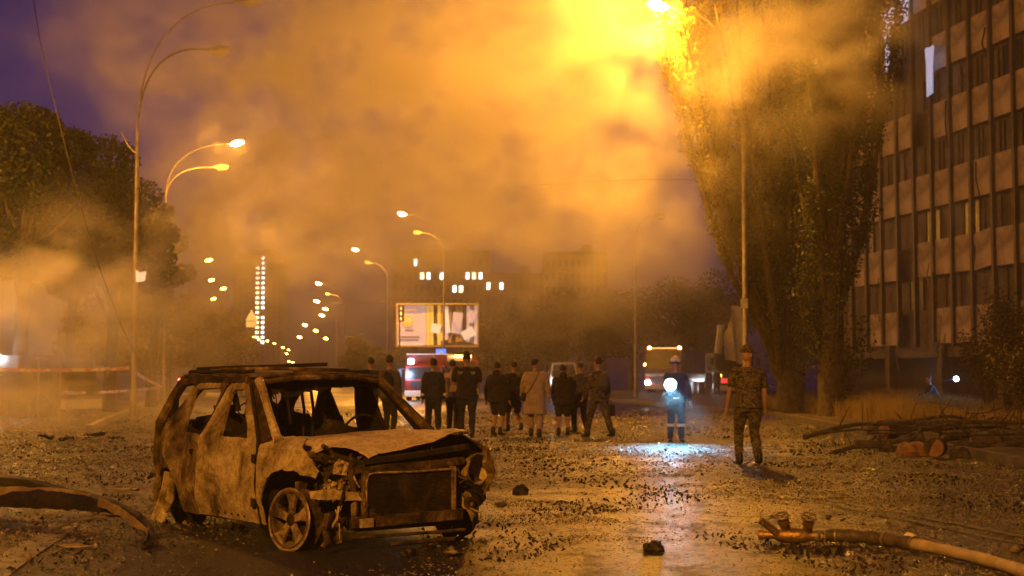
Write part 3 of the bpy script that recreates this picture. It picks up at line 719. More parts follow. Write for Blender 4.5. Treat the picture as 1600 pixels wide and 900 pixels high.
hb = empty('hydrant_standpipe', (2.38, 12.15, 0), math.radians(-12), 'brass two-outlet fire hydrant standpipe lying on the wet asphalt', 'standpipe')
MB().lathe([(.045, -.32), (.052, -.32), (.052, -.28), (.040, -.27), (.040, -.17), (.062, -.14), (.078, -.06), (.080, .04), (.066, .12), (.05, .16), (.05, .22), (.058, .22), (.058, .27), (.0, .27)], c=(0, 0, .085), n=18, axis='X').build('main_body', M_brass, hb, True)
MB().lathe([(0, 0), (.062, 0), (.066, .012), (.062, .03), (.068, .04), (.062, .055), (.0, .055)], c=(.20, 0, .085), n=18, axis='X').build('coupling_ring', M_steel, hb, True)
for k, (x, y, tx, ty, h, rr) in enumerate([(-.06, 0, -.22, -.55, .20, .06), (.13, .0, .12, -.5, .19, .068)]):
    d = Vector((tx, ty, 1)).normalized(); a = Vector((x, y, .12))
    st = MB().tube([a, a + d * h * .45, a + d * h * .5, a + d * h * .75, a + d * h * .78], [.045, .045, .055, .055, .02], 12).build('valve_neck', M_brass, hb, True)
    q = a + d * h
    MB().tube([a + d * h * .7, q], .012, 8).build('spindle', M_steel, st)
    s1 = d.orthogonal().normalized(); s2 = d.cross(s1)
    hw = MB().tube([q + (s1 * math.cos(t_) + s2 * math.sin(t_)) * rr * (1 + .06 * math.cos(5 * t_)) for t_ in np.linspace(0, 2 * PI, 25)], .010, 6)
    for t_ in (0, 2.1, 4.2): hw.tube([q, q + (s1 * math.cos(t_) + s2 * math.sin(t_)) * rr], .008, 5)
    hw.build('handwheel', M_steel, st, True)
st = MB().tube([(-.14, -.03, .10), (-.24, -.07, .19), (-.30, -.09, .245)], [.036, .032, .036], 12).build('outlet', M_brass, hb, True)
MB().tube([(-.27, -.16, .20), (-.29, -.09, .25), (-.30, -.02, .29), (-.28, .03, .33)], .010, 6).build('lever', M_steel, st, True)
hb.scale = (.9, .9, .84)
hs = empty('fire_hose', (2.70, 12.08, 0), 0, 'flattened grey fire hose running from the standpipe out of frame', 'fire hose')
P = [(-.06, 0, .08), (.08, -.05, .085), (.30, -.22, .085), (.48, -.45, .075), (.62, -.72, .068), (.72, -1.05, .066), (.80, -1.45, .066), (.86, -2.0, .066), (.90, -2.8, .066), (.88, -3.6, .066)]
from mathutils import geometry as _g
def smooth_path(P, k=6):
    out = []
    for i in range(len(P) - 1):
        p0 = Vector(P[max(i - 1, 0)]); p1 = Vector(P[i]); p2 = Vector(P[i + 1]); p3 = Vector(P[min(i + 2, len(P) - 1)])
        for j in range(k):
            t = j / k
            out.append(.5 * ((2 * p1) + (p2 - p0) * t + (2 * p0 - 5 * p1 + 4 * p2 - p3) * t * t + (-p0 + 3 * p1 - 3 * p2 + p3) * t ** 3))
    out.append(Vector(P[-1])); return out
SP = smooth_path(P)
MB().tube(SP[20:], [.052 + .003 * math.sin(i * .9) for i in range(len(SP) - 20)], 14, ell=.92).build('hose_tube', M_hose, hs, True)
MB().tube(SP[:21], [.050] * 3 + [.054 + .006 * math.sin(i * 1.7) for i in range(18)], 14).build('rubber_sleeve', M_collar, hs, True)
for i in (4, 14, 20): MB().tube([SP[i] - (SP[i + 1] - SP[i]) * .2, SP[i] + (SP[i + 1] - SP[i]) * .2], .061, 12).build('hose_clamp', M_steel, hs, True)

# the long torn-off bumper on the left
bp = empty('detached_bumper', (-4.3, 13.2, 0), 0, 'charred car bumper torn off and curled on the ground at the left edge', 'bumper')
spine = smooth_path([(-2.6, 1.75, .15), (-1.7, 1.45, .22), (-.9, 1.15, .27), (-.3, .75, .30), (.15, .45, .30), (.60, .0, .26), (.95, -.45, .20), (1.18, -.85, .12), (1.30, -1.25, .05), (1.30, -1.45, .01)], 6)
def ribbon(P, prof, jag=.0, th=.012):
    """prof: (across, up) offsets swept along P, given thickness"""
    V = []; m = len(prof)
    for i, p in enumerate(P):
        t = (P[min(i + 1, len(P) - 1)] - P[max(i - 1, 0)]).normalized(); sd = Vector((t.y, -t.x, 0)).normalized()
        f = 1 - .66 * min(1, max(0, (i / len(P) - .42) / .2))
        for (a, u) in prof:
            q = p + sd * a * f; q.z = max(.008, q.z + u * f + random.uniform(-jag, jag)); V.append(q)
    n_ = len(V); k = len(P)
    W = V + [v + Vector((0, 0, th)) + Vector((.004, -.006, 0)) for v in V]
    Fs = []
    for i in range(k - 1):
        for j in range(m - 1):
            a, b, c, d = i * m + j, i * m + j + 1, (i + 1) * m + j + 1, (i + 1) * m + j
            Fs += [(a, b, c, d), (n_ + d, n_ + c, n_ + b, n_ + a)]
        for j in (0, m - 1): Fs.append((i * m + j, (i + 1) * m + j, n_ + (i + 1) * m + j, n_ + i * m + j))
    for i in (0, k - 1): Fs += [(i * m + j, i * m + j + 1, n_ + i * m + j + 1, n_ + i * m + j) for j in range(m - 1)]
    return MB().add(W, Fs)
ribbon(spine, [(.10, -.16), (.12, -.09), (.09, -.02), (.02, .01), (-.05, .015)], .010).build('bumper_skin', M_charred, bp, True)
ribbon(spine[:28], [(.135, -.10), (.15, -.03), (.12, .035)], .009, .02).build('reinforcement_bar', M_chrome, bp, True)
ribbon(spine[30:52], [(.13, -.03), (.12, .03)], .008, .02).build('edge_trim', M_chrome, bp, True)
MB().tube(smooth_path([(.12, -.2, .02), (.30, .02, .09), (.6, .10, .12), (.95, -.02, .10), (1.05, -.1, .05)], 4), .014, 6).build('bent_bracket', M_steel, bp, True)
ribbon(smooth_path([(-2.5, 2.2, .25), (-1.6, 1.9, .33), (-.7, 1.65, .32), (-.2, 1.3, .22)], 5), [(.12, -.2), (.1, 0), (-.15, .03)], .02).build('bumper_skin', M_charred, bp, True)
def shard(name, label, cat, loc, size, m, seed, rot=0, group=None, hgt=.08):
    random.seed(seed); k = 7
    pts = [(size * math.cos(2 * PI * i / k) * random.uniform(.5, 1.1), size * .6 * math.sin(2 * PI * i / k) * random.uniform(.5, 1.1)) for i in range(k)]
    o = sheet(pts, [], lambda x, y: (x, y, .02 + hgt * (.5 + .7 * fbm(x / size * 1.2, y / size * 1.2, seed))), size * .22, .006, .004).build(name, m, None, True, loc, rot)
    return tag(o, label, cat, group)
shard('flattened_can', 'crumpled red and white scrap of packaging right of the hose', 'litter', gpt(1418, 851), .10, M_white, 3, .3, None, .10)
shard('red_plastic_shard', 'dark red plastic shard lying right of the white scrap', 'shard', gpt(1448, 853), .14, M_red, 4, 0, None, .05)
shard('crumpled_sheet', 'pale crumpled metal scrap on the ground between bumper and car', 'scrap', gpt(198, 772), .26, M_chrome, 8, .2)
shard('flat_board', 'small flat pale board lying beside the lane marking', 'board', gpt(120, 858), .17, M_chrome, 12, 0, None, .02)
lump = MB()
random.seed(21)
for k in range(7): lump.ico((random.uniform(-.07, .07), random.uniform(-.04, .04), random.uniform(.02, .05)), random.uniform(.025, .06), 2, .25)
tag(lump.build('burnt_lump', M_charred, None, False, gpt(1022, 864)), 'black burnt lump on the shining wet road in front', 'debris')
for (px, py, s_) in [(1295, 865, .07), (810, 772, .09), (1245, 866, .06), (640, 868, .06)]:
    lump = MB()
    for k in range(4): lump.ico((random.uniform(-.05, .05), random.uniform(-.05, .05), s_ * .3), s_ * random.uniform(.5, 1), 1, .25)
    q = {1295: 'small dark clod right behind the hose coupling', 810: 'dark clod on the road just right of the car front', 1245: 'small clod in front of the standpipe', 640: 'small clod under the front of the car'}[px]
    tag(lump.build('dark_clod', M_charred, None, False, gpt(px, py)), q, 'debris', 'dark clods on the road')

# flat road markings (sheets a few millimetres proud of the asphalt)
M_mark = mat('worn_road_paint', (.03, .026, .02), .5, 0, (.20, .18, .14), 5.0, .5, 18, lo=.38, hi=.66)
def strip(name, P, wd, z, m):
    mb = MB()
    n_ = 40
    for i in range(n_):
        a = Vector(P[0]).lerp(Vector(P[1]), i / n_); b = Vector(P[0]).lerp(Vector(P[1]), (i + 1) / n_)
        d = (b - a).normalized(); s_ = Vector((d.y, -d.x, 0)) * wd / 2
        za, zb = [ground_h(p.x, p.y) + z for p in (a, b)]
        mb.add([(a.x - s_.x, a.y - s_.y, za), (a.x + s_.x, a.y + s_.y, za), (b.x + s_.x, b.y + s_.y, zb), (b.x - s_.x, b.y - s_.y, zb)], [(0, 1, 2, 3)])
    o = mb.build(name, m); o['kind'] = 'structure'; return o
strip('lane_marking', ((-3.62, 9.6), (-4.62, 16.0)), .28, .010, M_mark)
strip('lane_marking', ((4.6, 11.0), (2.95, 17.8)), .10, .010, M_mark)
strip('lane_marking', ((4.9, 11.0), (3.2, 17.8)), .10, .010, M_mark)
strip('lane_marking', ((6.4, 19.8), (5.2, 24.6)), .12, .010, M_mark)
strip('lane_marking', ((-.2, 23.5), (-3.2, 42)), .15, .010, M_mark)

# litter of leaves, glass and splinters over the whole crossing: nobody could count it
M_leaf = mat('wet_leaf_litter', (.028, .020, .010), .34, 0, (.26, .20, .10), 9.0, spec=.7)
M_chunk = mat('grey_rubble', (.05, .042, .034), .8, 0, (.22, .18, .14), 5.0, .5, 30)
M_glint = mat('glass_crumbs', (.42, .36, .28), .25, 0, (.22, .18, .13), 2, spec=.8)
def litter(name, n_, m, dens, smin, smax, label, cat, up=.35):
    X = RNG.uniform(-.42, .42, n_ * 4); Y = 7 * (55 / 7) ** RNG.uniform(0, 1, n_ * 4); X = X * (Y + 3)
    p = dens(X, Y) * (1 - .85 * np.exp(-(((X + 2.6) / 2.6) ** 2 + ((Y - 11.3) / 2.6) ** 4))); k = RNG.uniform(0, 1, n_ * 4) < p; X = X[k][:n_]; Y = Y[k][:n_]; n_ = len(X)
    s_ = RNG.uniform(smin, smax, n_) * (0.75 + Y / 40)
    a = RNG.uniform(0, 2 * PI, n_); tl = RNG.normal(0, up, n_); tl2 = RNG.normal(0, up, n_)
    ux = np.stack([np.cos(a) * np.cos(tl), np.sin(a) * np.cos(tl), np.sin(tl)], 1); vx = np.stack([-np.sin(a) * np.cos(tl2), np.cos(a) * np.cos(tl2), np.sin(tl2)], 1)
    Z = np.array([ground_h(x, y) for x, y in zip(X, Y)]) + .003 + s_ * .35
    c = np.stack([X, Y, Z], 1)
    V = np.stack([c - ux * s_[:, None], c - vx * s_[:, None] * .55, c + ux * s_[:, None], c + vx * s_[:, None] * .6 + np.array([0, 0, .3]) * s_[:, None]], 1)
    V[:, :, 2] = np.maximum(V[:, :, 2], Z[:, None] - s_[:, None] * .35 - .001)
    Fa = np.arange(n_ * 4).reshape(-1, 4)
    o = npmesh(name, V.reshape(-1, 3), Fa, m); return tag(o, label, cat, None, 'stuff')
def npn(X, Y, sc, seed):
    r = np.random.default_rng(seed); out = np.zeros_like(X)
    for k in range(14):
        a = r.uniform(0, 2 * PI); f_ = sc * r.uniform(.5, 2.6); out += np.sin((X * math.cos(a) + Y * math.sin(a)) * f_ + r.uniform(0, 7)) / 3.7
    return out
wetzone = lambda X, Y: np.exp(-(((X - 1.6) / 3.2) ** 2 + ((Y - 12.5) / 4.0) ** 2))
litter('leaf_litter', 170000, M_leaf, lambda X, Y: np.clip(.42 + .55 * npn(X, Y * .6, 1.1, 5) - .75 * wetzone(X, Y) + .25 * (Y > 18), .02, 1), .005, .019, 'dark leaf litter and splinters strewn over the road', 'litter')
litter('glass_crumbs', 90000, M_glint, lambda X, Y: np.clip(.35 + .5 * npn(X, Y * .6, .8, 9) + .3 * (Y > 18), .02, 1), .005, .013, 'broken glass crumbs glinting across the road', 'glass', .35)
litter('litter_drifts', 130000, M_leaf, lambda X, Y: (npn(X, Y * 1.9, .9, 31) > .72) * .9 + (npn(X, Y * 2.2, .7, 37) > 1.0) * .5, .005, .013, 'matted drifts of dark wet leaves on the road', 'litter', .6)

n_ = 1500
X = RNG.uniform(-.42, .46, n_); Y = 10.5 * (46 / 10.5) ** RNG.uniform(0, 1, n_); X = X * (Y + 3)
k = (npn(X, Y * 1.3, .8, 41) > .1) & (wetzone(X, Y) < .75); X, Y = X[k], Y[k]; n_ = len(X)
s_ = RNG.uniform(.012, .045, n_) * RNG.choice([1, 1, 1, 1.7], n_)
base = np.array([[1, 0, 0], [0, 1, 0], [-1, 0, 0], [0, -1, 0], [0, 0, 1], [0, 0, -1]], float)
V = base[None] * RNG.uniform(.45, 1.2, (n_, 6, 1)) * s_[:, None, None] * np.array([1, 1, .6]) + RNG.normal(0, .16, (n_, 6, 3)) * s_[:, None, None]
V[:, :, 0] += X[:, None]; V[:, :, 1] += Y[:, None]; V[:, :, 2] += (np.array([ground_h(x, y) for x, y in zip(X, Y)]) + s_ * .35)[:, None]
T = np.array([[0, 1, 4], [1, 2, 4], [2, 3, 4], [3, 0, 4], [1, 0, 5], [2, 1, 5], [3, 2, 5], [0, 3, 5]])
tag(npmesh('rubble_fragments', V.reshape(-1, 3), (T[None] + 6 * np.arange(n_)[:, None, None]).reshape(-1, 3), M_chunk), 'small broken rubble fragments scattered over the road', 'rubble', None, 'stuff')

# ================================================================ PEOPLE
M_skin = mat('skin', (.42, .25, .17), .5, 0, (.36, .21, .14), 9)
M_hairD = mat('dark_hair', (.018, .013, .010), .6, 0, (.04, .028, .02), 60, .5, 120)
M_black = mat('black_cloth', (.014, .013, .015), .85, 0, (.028, .026, .028), 7, .4, 26)
M_navy = mat('navy_cloth', (.016, .020, .045), .8, 0, (.03, .035, .065), 7, .4, 26)
M_grey = mat('grey_cloth', (.07, .06, .055), .85, 0, (.11, .10, .09), 7, .4, 26)
M_beige = mat('beige_cloth', (.36, .27, .18), .8, 0, (.46, .35, .24), 5, .5, 18)
M_boot = mat('black_leather', (.012, .011, .010), .4)
M_refl = mat('reflective_tape', (.75, .72, .6), .3)
M_turq = mat('dark_turnout_cloth', (.02, .03, .06), .75, 0, (.04, .05, .09), 8, .4, 30)
def camo():
    m = bpy.data.materials.new('camouflage_cloth'); m.use_nodes = True; n = m.node_tree.nodes; l = m.node_tree.links; b = n['Principled BSDF']
    tc = n.new('ShaderNodeTexCoord'); mp = n.new('ShaderNodeMapping'); mp.inputs['Scale'].default_value = (11, 11, 19); l.new(tc.outputs['Object'], mp.inputs[0])
    z = n.new('ShaderNodeTexNoise'); z.inputs['Scale'].default_value = 1; z.inputs['Detail'].default_value = 5; z.inputs['Distortion'].default_value = 1.2; l.new(mp.outputs[0], z.inputs['Vector'])
    r = n.new('ShaderNodeValToRGB'); r.color_ramp.interpolation = 'CONSTANT'; e = r.color_ramp.elements
    e[0].color = (.035, .028, .016, 1); e[1].position = .45; e[1].color = (.10, .085, .045, 1)
    q = e.new(.53); q.color = (.19, .145, .085, 1); q = e.new(.60); q.color = (.055, .05, .028, 1)
    l.new(z.outputs['Fac'], r.inputs[0]); l.new(r.outputs[0], b.inputs['Base Color']); b.inputs['Roughness'].default_value = .85
    z2 = n.new('ShaderNodeTexNoise'); z2.inputs['Scale'].default_value = 24; l.new(tc.outputs['Object'], z2.inputs['Vector'])
    bp = n.new('ShaderNodeBump'); bp.inputs['Strength'].default_value = .5; bp.inputs['Distance'].default_value = .02; l.new(z2.outputs['Fac'], bp.inputs['Height']); l.new(bp.outputs[0], b.inputs['Normal'])
    return m
M_camo = camo()
TS = bpy.data.scenes.new('workshop')
def own_dg(sc):
    with bpy.context.temp_override(scene=sc, view_layer=sc.view_layers[0]):
        dg = bpy.context.evaluated_depsgraph_get(); dg.update(); return dg
def fuse(name, mb, m, parent, vox=.012, smooth=4, folds=0.0):
    """grow the separate volumes into one continuous skin, then relax it"""
    me = bpy.data.meshes.new('tmp'); me.from_pydata(mb.v, [], mb.f); me.update()
    bm = bmesh.new(); bm.from_mesh(me); bmesh.ops.recalc_face_normals(bm, faces=bm.faces); bm.to_mesh(me); bm.free()
    o = bpy.data.objects.new('tmp', me); TS.collection.objects.link(o)
    r = o.modifiers.new('r', 'REMESH'); r.mode = 'VOXEL'; r.voxel_size = vox
    s_ = o.modifiers.new('s', 'SMOOTH'); s_.iterations = smooth; s_.factor = .5
    dg = own_dg(TS); nm = bpy.data.meshes.new_from_object(o.evaluated_get(dg))
    bpy.data.objects.remove(o); bpy.data.meshes.remove(me)
    if folds:
        for v in nm.vertices:
            k = folds * mnoise.noise(Vector((v.co.x * 9, v.co.y * 9, v.co.z * 16))); v.co += v.normal * k
    nm.materials.clear(); nm.name = name
    return link(name, nm, m, parent, True)
def cap_tube(mb, pts, rs, n=12, ell=None):
    P = [Vector(p) for p in pts]; a = (P[0] - P[1]).normalized() * rs[0]; b = (P[-1] - P[-2]).normalized() * rs[-1]
    P = [P[0] + a * .95, P[0] + a * .7] + P + [P[-1] + b * .7, P[-1] + b * .95]
    R_ = [rs[0] * .3, rs[0] * .72] + list(rs) + [rs[-1] * .72, rs[-1] * .3]
    mb.tube(P, R_, n, True, ell)
def body_sect(mb, secs, n=16):
    """secs: (centre, half width, half depth)"""
    V = []
    for c, a, b in secs:
        for j in range(n):
            q = 2 * PI * j / n; V.append((c[0] + b * math.copysign(abs(math.cos(q)) ** .85, math.cos(q)), c[1] + a * math.copysign(abs(math.sin(q)) ** .85, math.sin(q)), c[2]))
    m = len(secs); Fs = [(i * n + j, i * n + (j + 1) % n, (i + 1) * n + (j + 1) % n, (i + 1) * n + j) for i in range(m - 1) for j in range(n)]
    Fs += [tuple(range(n - 1, -1, -1)), tuple(range((m - 1) * n, m * n))]; mb.add(V, Fs)
def person(label, x, y, face, h=1.78, top=M_black, low=M_black, shoes=M_boot, hair=M_hairD, sleeves='long', legs='long', stride=0.1, lift=0.0,
           armR=(.05, .12, .25), armL=(.05, .12, .25), build=1.0, lean=0.0, head=(0, 0), bulk=1.0, coat=0.0, extra=None, vox=.018, cap=None, group=None, crouch=0.0, hood=False):
    """local frame: +x is where the person faces; arm = (forward swing, out, elbow bend) in radians; head = (turn, nod)"""
    t = empty('person', (x, y, 0), face, label, 'person', group)
    k = h / 1.78; hz_ = .93 * k * (1 - crouch)
    L1, L2 = .44 * k, .43 * k
    hips = Vector((0, 0, hz_)); J = {}
    for s_, off in ((1, stride), (-1, -stride)):
        hp = hips + Vector((0, s_ * .095 * build * k, 0)); ft = Vector((off, s_ * (.095 + .02) * k, .085 + (lift if off < 0 else 0)))
        d = ft - hp; D = min(d.length, (L1 + L2) * .999); a = math.acos(max(-1, min(1, (L1 * L1 + D * D - L2 * L2) / (2 * L1 * D)))); u = d.normalized(); f_ = Vector((1, 0, 0)); f_ = (f_ - u * f_.dot(u)).normalized()
        kn = hp + (u * math.cos(a) + f_ * math.sin(a)) * L1; J['leg%d' % s_] = (hp, kn, ft)
    sh_z = hz_ + .50 * k; lx = lean * .50
    chest = Vector((lx, 0, sh_z)); neck = Vector((lx * 1.1, 0, sh_z + .07 * k)); hd = Vector((lx * 1.25 + .015, 0, sh_z + .235 * k))
    for s_, (fw, ot, el) in ((1, armL), (-1, armR)):
        s0 = chest + Vector((0, s_ * .185 * k * build, -.015)); u = Vector((math.sin(fw), s_ * math.sin(ot), -math.cos(fw) * math.cos(ot))).normalized()
        e = s0 + u * .29 * k; u2 = Vector((math.sin(fw + el), s_ * math.sin(ot) * .35, -math.cos(fw + el))).normalized()
        if el > 1.3: u2 = Vector((math.sin(fw + el) * .8, -s_ * .75, -math.cos(fw + el) * .5)).normalized()
        w_ = e + u2 * .25 * k; J['arm%d' % s_] = (s0, e, w_, u2)
    b = MB()
    bw = build
    body_sect(b, [((0, 0, hz_ - .06 * k), .15 * bw, .10), ((0, 0, hz_ + .02), .165 * bw, .115 * bw), ((lx * .3, 0, hz_ + .16 * k), .145 * bw, .105 * bw), ((lx * .7, 0, hz_ + .34 * k), .165 * bw, .115 * bw), ((lx, 0, sh_z - .03), .175 * bw, .105 * bw), ((lx, 0, sh_z + .035), .12 * bw, .075), ((lx * 1.05, 0, sh_z + .06), .06, .055)])
    cap_tube(b, [neck - Vector((0, 0, .05)), neck + Vector((.01, 0, .06 * k))], [.058, .054])
    ty, nd = head; R = Matrix.Rotation(ty, 3, 'Z') @ Matrix.Rotation(nd, 3, 'Y')
    hb_ = MB(); hb_.ico((0, 0, .03), 1, 3); hb_.v = [(x * .098, y_ * .077, z * .118 + .012) for x, y_, z in hb_.v]
    b.add([R @ Vector(v) * k + hd for v in hb_.v], hb_.f)
    jw = MB(); jw.ico((0, 0, 0), 1, 2); b.add([R @ Vector((v[0] * .062 + .035, v[1] * .055, v[2] * .055 - .065)) * k + hd for v in jw.v], jw.f)
    cap_tube(b, [R @ Vector((.088, 0, .02)) * k + hd, R @ Vector((.108, 0, -.022)) * k + hd], [.008, .014], 8)
    cap_tube(b, [R @ Vector((.09, -.018, -.058)) * k + hd, R @ Vector((.09, .018, -.058)) * k + hd], [.009, .009], 8)
    for s_ in (1, -1):
        cap_tube(b, [R @ Vector((-.002, s_ * .078, .03)) * k + hd, R @ Vector((-.006, s_ * .084, -.02)) * k + hd], [.015, .011], 8)
        hp, kn, ft = J['leg%d' % s_]
        cap_tube(b, [hp, hp.lerp(kn, .5), kn, kn.lerp(ft, .35), kn.lerp(ft, .8), ft], [.088 * bw, .074 * bw, .053, .056, .036, .036])
        cap_tube(b, [ft + Vector((-.05, 0, -.035)), ft + Vector((.03, 0, -.04)), ft + Vector((.15, s_ * .02, -.055))], [.04, .042, .028], ell=.8)
        s0, e, w_, u2 = J['arm%d' % s_]
        cap_tube(b, [s0, s0.lerp(e, .5), e, e.lerp(w_, .4), w_], [.055 * bw, .046 * bw, .038, .037, .026])
        fd = u2; sd = Vector((1, 0, 0)); sd = (sd - fd * sd.dot(fd)).normalized(); nn = fd.cross(sd)
        pm = w_ + fd * .05
        cap_tube(b, [w_, pm, w_ + fd * .085], [.026, .033, .032], ell=.6)
        for q in range(4):
            r0 = w_ + fd * .09 + sd * (.027 - .018 * q); ln = (.062, .072, .068, .052)[q]; c_ = nn * (-s_) * .018
            cap_tube(b, [r0, r0 + fd * ln * .5 + c_ * .4, r0 + fd * ln + c_ * 1.5], [.0095, .009, .008], 8)
        cap_tube(b, [w_ + fd * .03 + sd * .025, w_ + fd * .06 + sd * .05, w_ + fd * .09 + sd * .055], [.012, .011, .009], 8)
    body = fuse('body', b, M_skin, t, vox * .8, 2)
    # eyes
    for s_ in (1, -1): MB().ico(R @ Vector((.087, s_ * .028, .022)) * k + hd, .009, 1).build('eye', M_hairD, body, True)
    # hair or headgear
    hm = MB(); hm.ico((0, 0, 0), 1, 3)
    hv = [(x * .107 - .012, y_ * .086, z * .112 + .055) for x, y_, z in hm.v]
    hv = [(x if x < .055 or z > .09 else .055, y_, max(z, (-.02 if x < .0 else .06))) for x, y_, z in hv]
    if cap == 'helmet':
        hv = [(x * 1.22, y_ * 1.25, max(z, .03) * 1.15 + .005) for x, y_, z in hv]
        hl_ = MB().add([R @ Vector(v) * k + hd for v in hv], hm.f).build('helmet', M_refl, t, True)
        MB().tube([R @ Vector((.15 * math.cos(a), .13 * math.sin(a), .045)) * k + hd for a in np.linspace(0, 2 * PI, 24)], .012, 6).build('helmet_brim', M_black, hl_, True)
    elif cap == 'cap':
        hv = [(x * 1.06, y_ * 1.07, max(z, .045) * 1.08) for x, y_, z in hv]
        c_ = MB().add([R @ Vector(v) * k + hd for v in hv], hm.f).build('cap', M_camo if top is M_camo else M_black, t, True)
        MB().box(R @ Vector((.135, 0, .052)) * k + hd, (.09, .13, .008), R).build('cap_peak', M_black, c_, True)
        MB().add([R @ Vector((min(x, .02) * .98, y_ * .98, min(max(z, -.03), .06))) * k + hd for x, y_, z in hv], hm.f).build('hair', hair, t, True)
    else:
        MB().add([R @ Vector(v) * k + hd for v in hv], hm.f).build('hair', hair, t, True)
    # clothes
    B = bulk; u_ = MB()
    hem = hz_ - .06 * k - coat
    secs = [((0, 0, hem), (.185 + coat * .06) * bw * B, (.145 + coat * .05) * bw * B), ((0, 0, hz_ + .04), .180 * bw * B, .138 * bw * B), ((lx * .3, 0, hz_ + .17 * k), .168 * bw * B, .130 * bw * B), ((lx * .7, 0, hz_ + .34 * k), .188 * bw * B, .138 * bw * B),
            ((lx, 0, sh_z - .03), .198 * bw * B, .122 * bw * B), ((lx, 0, sh_z + .03), .150 * bw * B, .085 * B), ((lx * 1.05, 0, sh_z + .075), .072, .068)]
    body_sect(u_, secs)
    for s_ in (1, -1):
        s0, e, w_, u2 = J['arm%d' % s_]
        if sleeves == 'long': cap_tube(u_, [s0 + Vector((0, -s_ * .02, 0)), s0.lerp(e, .5), e, e.lerp(w_, .5), e.lerp(w_, .93)], [.074 * B * bw, .064 * B * bw, .057 * B, .052 * B, .044 * B])
        else: cap_tube(u_, [s0 + Vector((0, -s_ * .02, 0)), s0.lerp(e, .35), s0.lerp(e, .72)], [.072 * B * bw, .066 * B * bw, .060 * B])
    if hood: u_.ico(hd + Vector((-.07, 0, -.12)), .10, 2)
    tp = fuse('jacket' if sleeves == 'long' else 'shirt', u_, top, t, vox, 3, .012)
    l_ = MB(); body_sect(l_, [((0, 0, hz_ - .12 * k), .165 * bw, .118 * bw), ((0, 0, hz_ - .02), .178 * bw, .128 * bw), ((0, 0, hz_ + .07), .165 * bw, .122 * bw)])
    end = {'long': .93, 'shorts': None, 'knee': .0}[legs]
    for s_ in (1, -1):
        hp, kn, ft = J['leg%d' % s_]; hp = hp + Vector((0, 0, -.02))
        if legs == 'long': cap_tube(l_, [hp, hp.lerp(kn, .5), kn, kn.lerp(ft, .4), kn.lerp(ft, .93)], [.106 * bw, .094 * bw, .078, .075, .062])
        else: cap_tube(l_, [hp, hp.lerp(kn, .5), hp.lerp(kn, .88)], [.108 * bw, .10 * bw, .088])
        fb = MB(); cap_tube(fb, [ft + Vector((-.055, 0, .07)), ft + Vector((-.055, 0, -.03))], [.05, .05]); cap_tube(fb, [ft + Vector((-.055, 0, -.035)), ft + Vector((.04, 0, -.04)), ft + Vector((.17, s_ * .02, -.052))], [.046, .05, .034], ell=.85)
        fb.v = [(a, b_, max(c, ft.z - .085 + .002)) for a, b_, c in fb.v]
        fb.build('shoe', shoes, t, True)
    fuse('trousers' if legs == 'long' else 'shorts', l_, low, t, vox, 3, .010)
    t['J'] = 0; del t['J']
    if extra: extra(t, J, dict(hips=hips, chest=chest, hd=hd, k=k, sh=sh_z, hz=hz_, R=R, bw=bw, B=B))
    return t
AWAY = PI / 2          # facing away from the camera
TO = -PI / 2
def band(t, name, m, c, a, b, z0, z1, n=24):
    return MB().lathe([(1, z0), (1.02, z0 + .003), (1.02, z1 - .003), (1, z1)], n=n).build(name, m, t) if False else _band(t, name, m, c, a, b, z0, z1, n)
def _band(t, name, m, c, a, b, z0, z1, n):
    mb = MB(); V = []
    for z, g in ((z0, 1.0), (z0, 1.03), (z1, 1.03), (z1, 1.0)):
        for j in range(n): q = 2 * PI * j / n; V.append((c[0] + b * g * math.cos(q), c[1] + a * g * math.sin(q), z))
    mb.add(V, [(i * n + j, i * n + (j + 1) % n, ((i + 1) % 4) * n + (j + 1) % n, ((i + 1) % 4) * n + j) for i in range(4) for j in range(n)])
    return mb.build(name, m, t, True)
def leg_bands(t, J, zz, m, r0=.075):
    for s_ in (1, -1):
        hp, kn, ft = J['leg%d' % s_]; f_ = (kn.z - zz) / (kn.z - ft.z); c = kn.lerp(ft, f_)
        _band(t, 'reflective_band', m, (c.x, c.y), r0, r0, zz - .03, zz + .03, 16)
def mark(parent, txt, size, loc, rot, m, name, depth=.002):
    cu = bpy.data.curves.new(name, 'FONT'); cu.body = txt; cu.size = size; cu.align_x = 'CENTER'; cu.align_y = 'CENTER'; cu.extrude = depth
    ts_ = bpy.data.scenes.new('lettering'); o = bpy.data.objects.new('tmp', cu); ts_.collection.objects.link(o); dg = own_dg(ts_)
    me = bpy.data.meshes.new_from_object(o.evaluated_get(dg)); bpy.data.objects.remove(o); bpy.data.scenes.remove(ts_)
    me.materials.clear(); q = link(name, me, m, parent); q.location = loc; q.rotation_euler = rot; return q
def X_fire(t, J, g):
    _band(t, 'reflective_band', M_refl, (0, 0), .20, .16, g['hz'] - .02, g['hz'] + .03, 20); leg_bands(t, J, .30, M_refl, .08)
def X_police(t, J, g):
    mark(t, 'ПОЛІЦІЯ', .085, (-.155, 0, g['sh'] - .08), (PI / 2, 0, -PI / 2), M_refl, 'back_lettering')
    _band(t, 'belt', M_boot, (0, 0), .205, .165, g['hz'] + .0, g['hz'] + .05, 20)
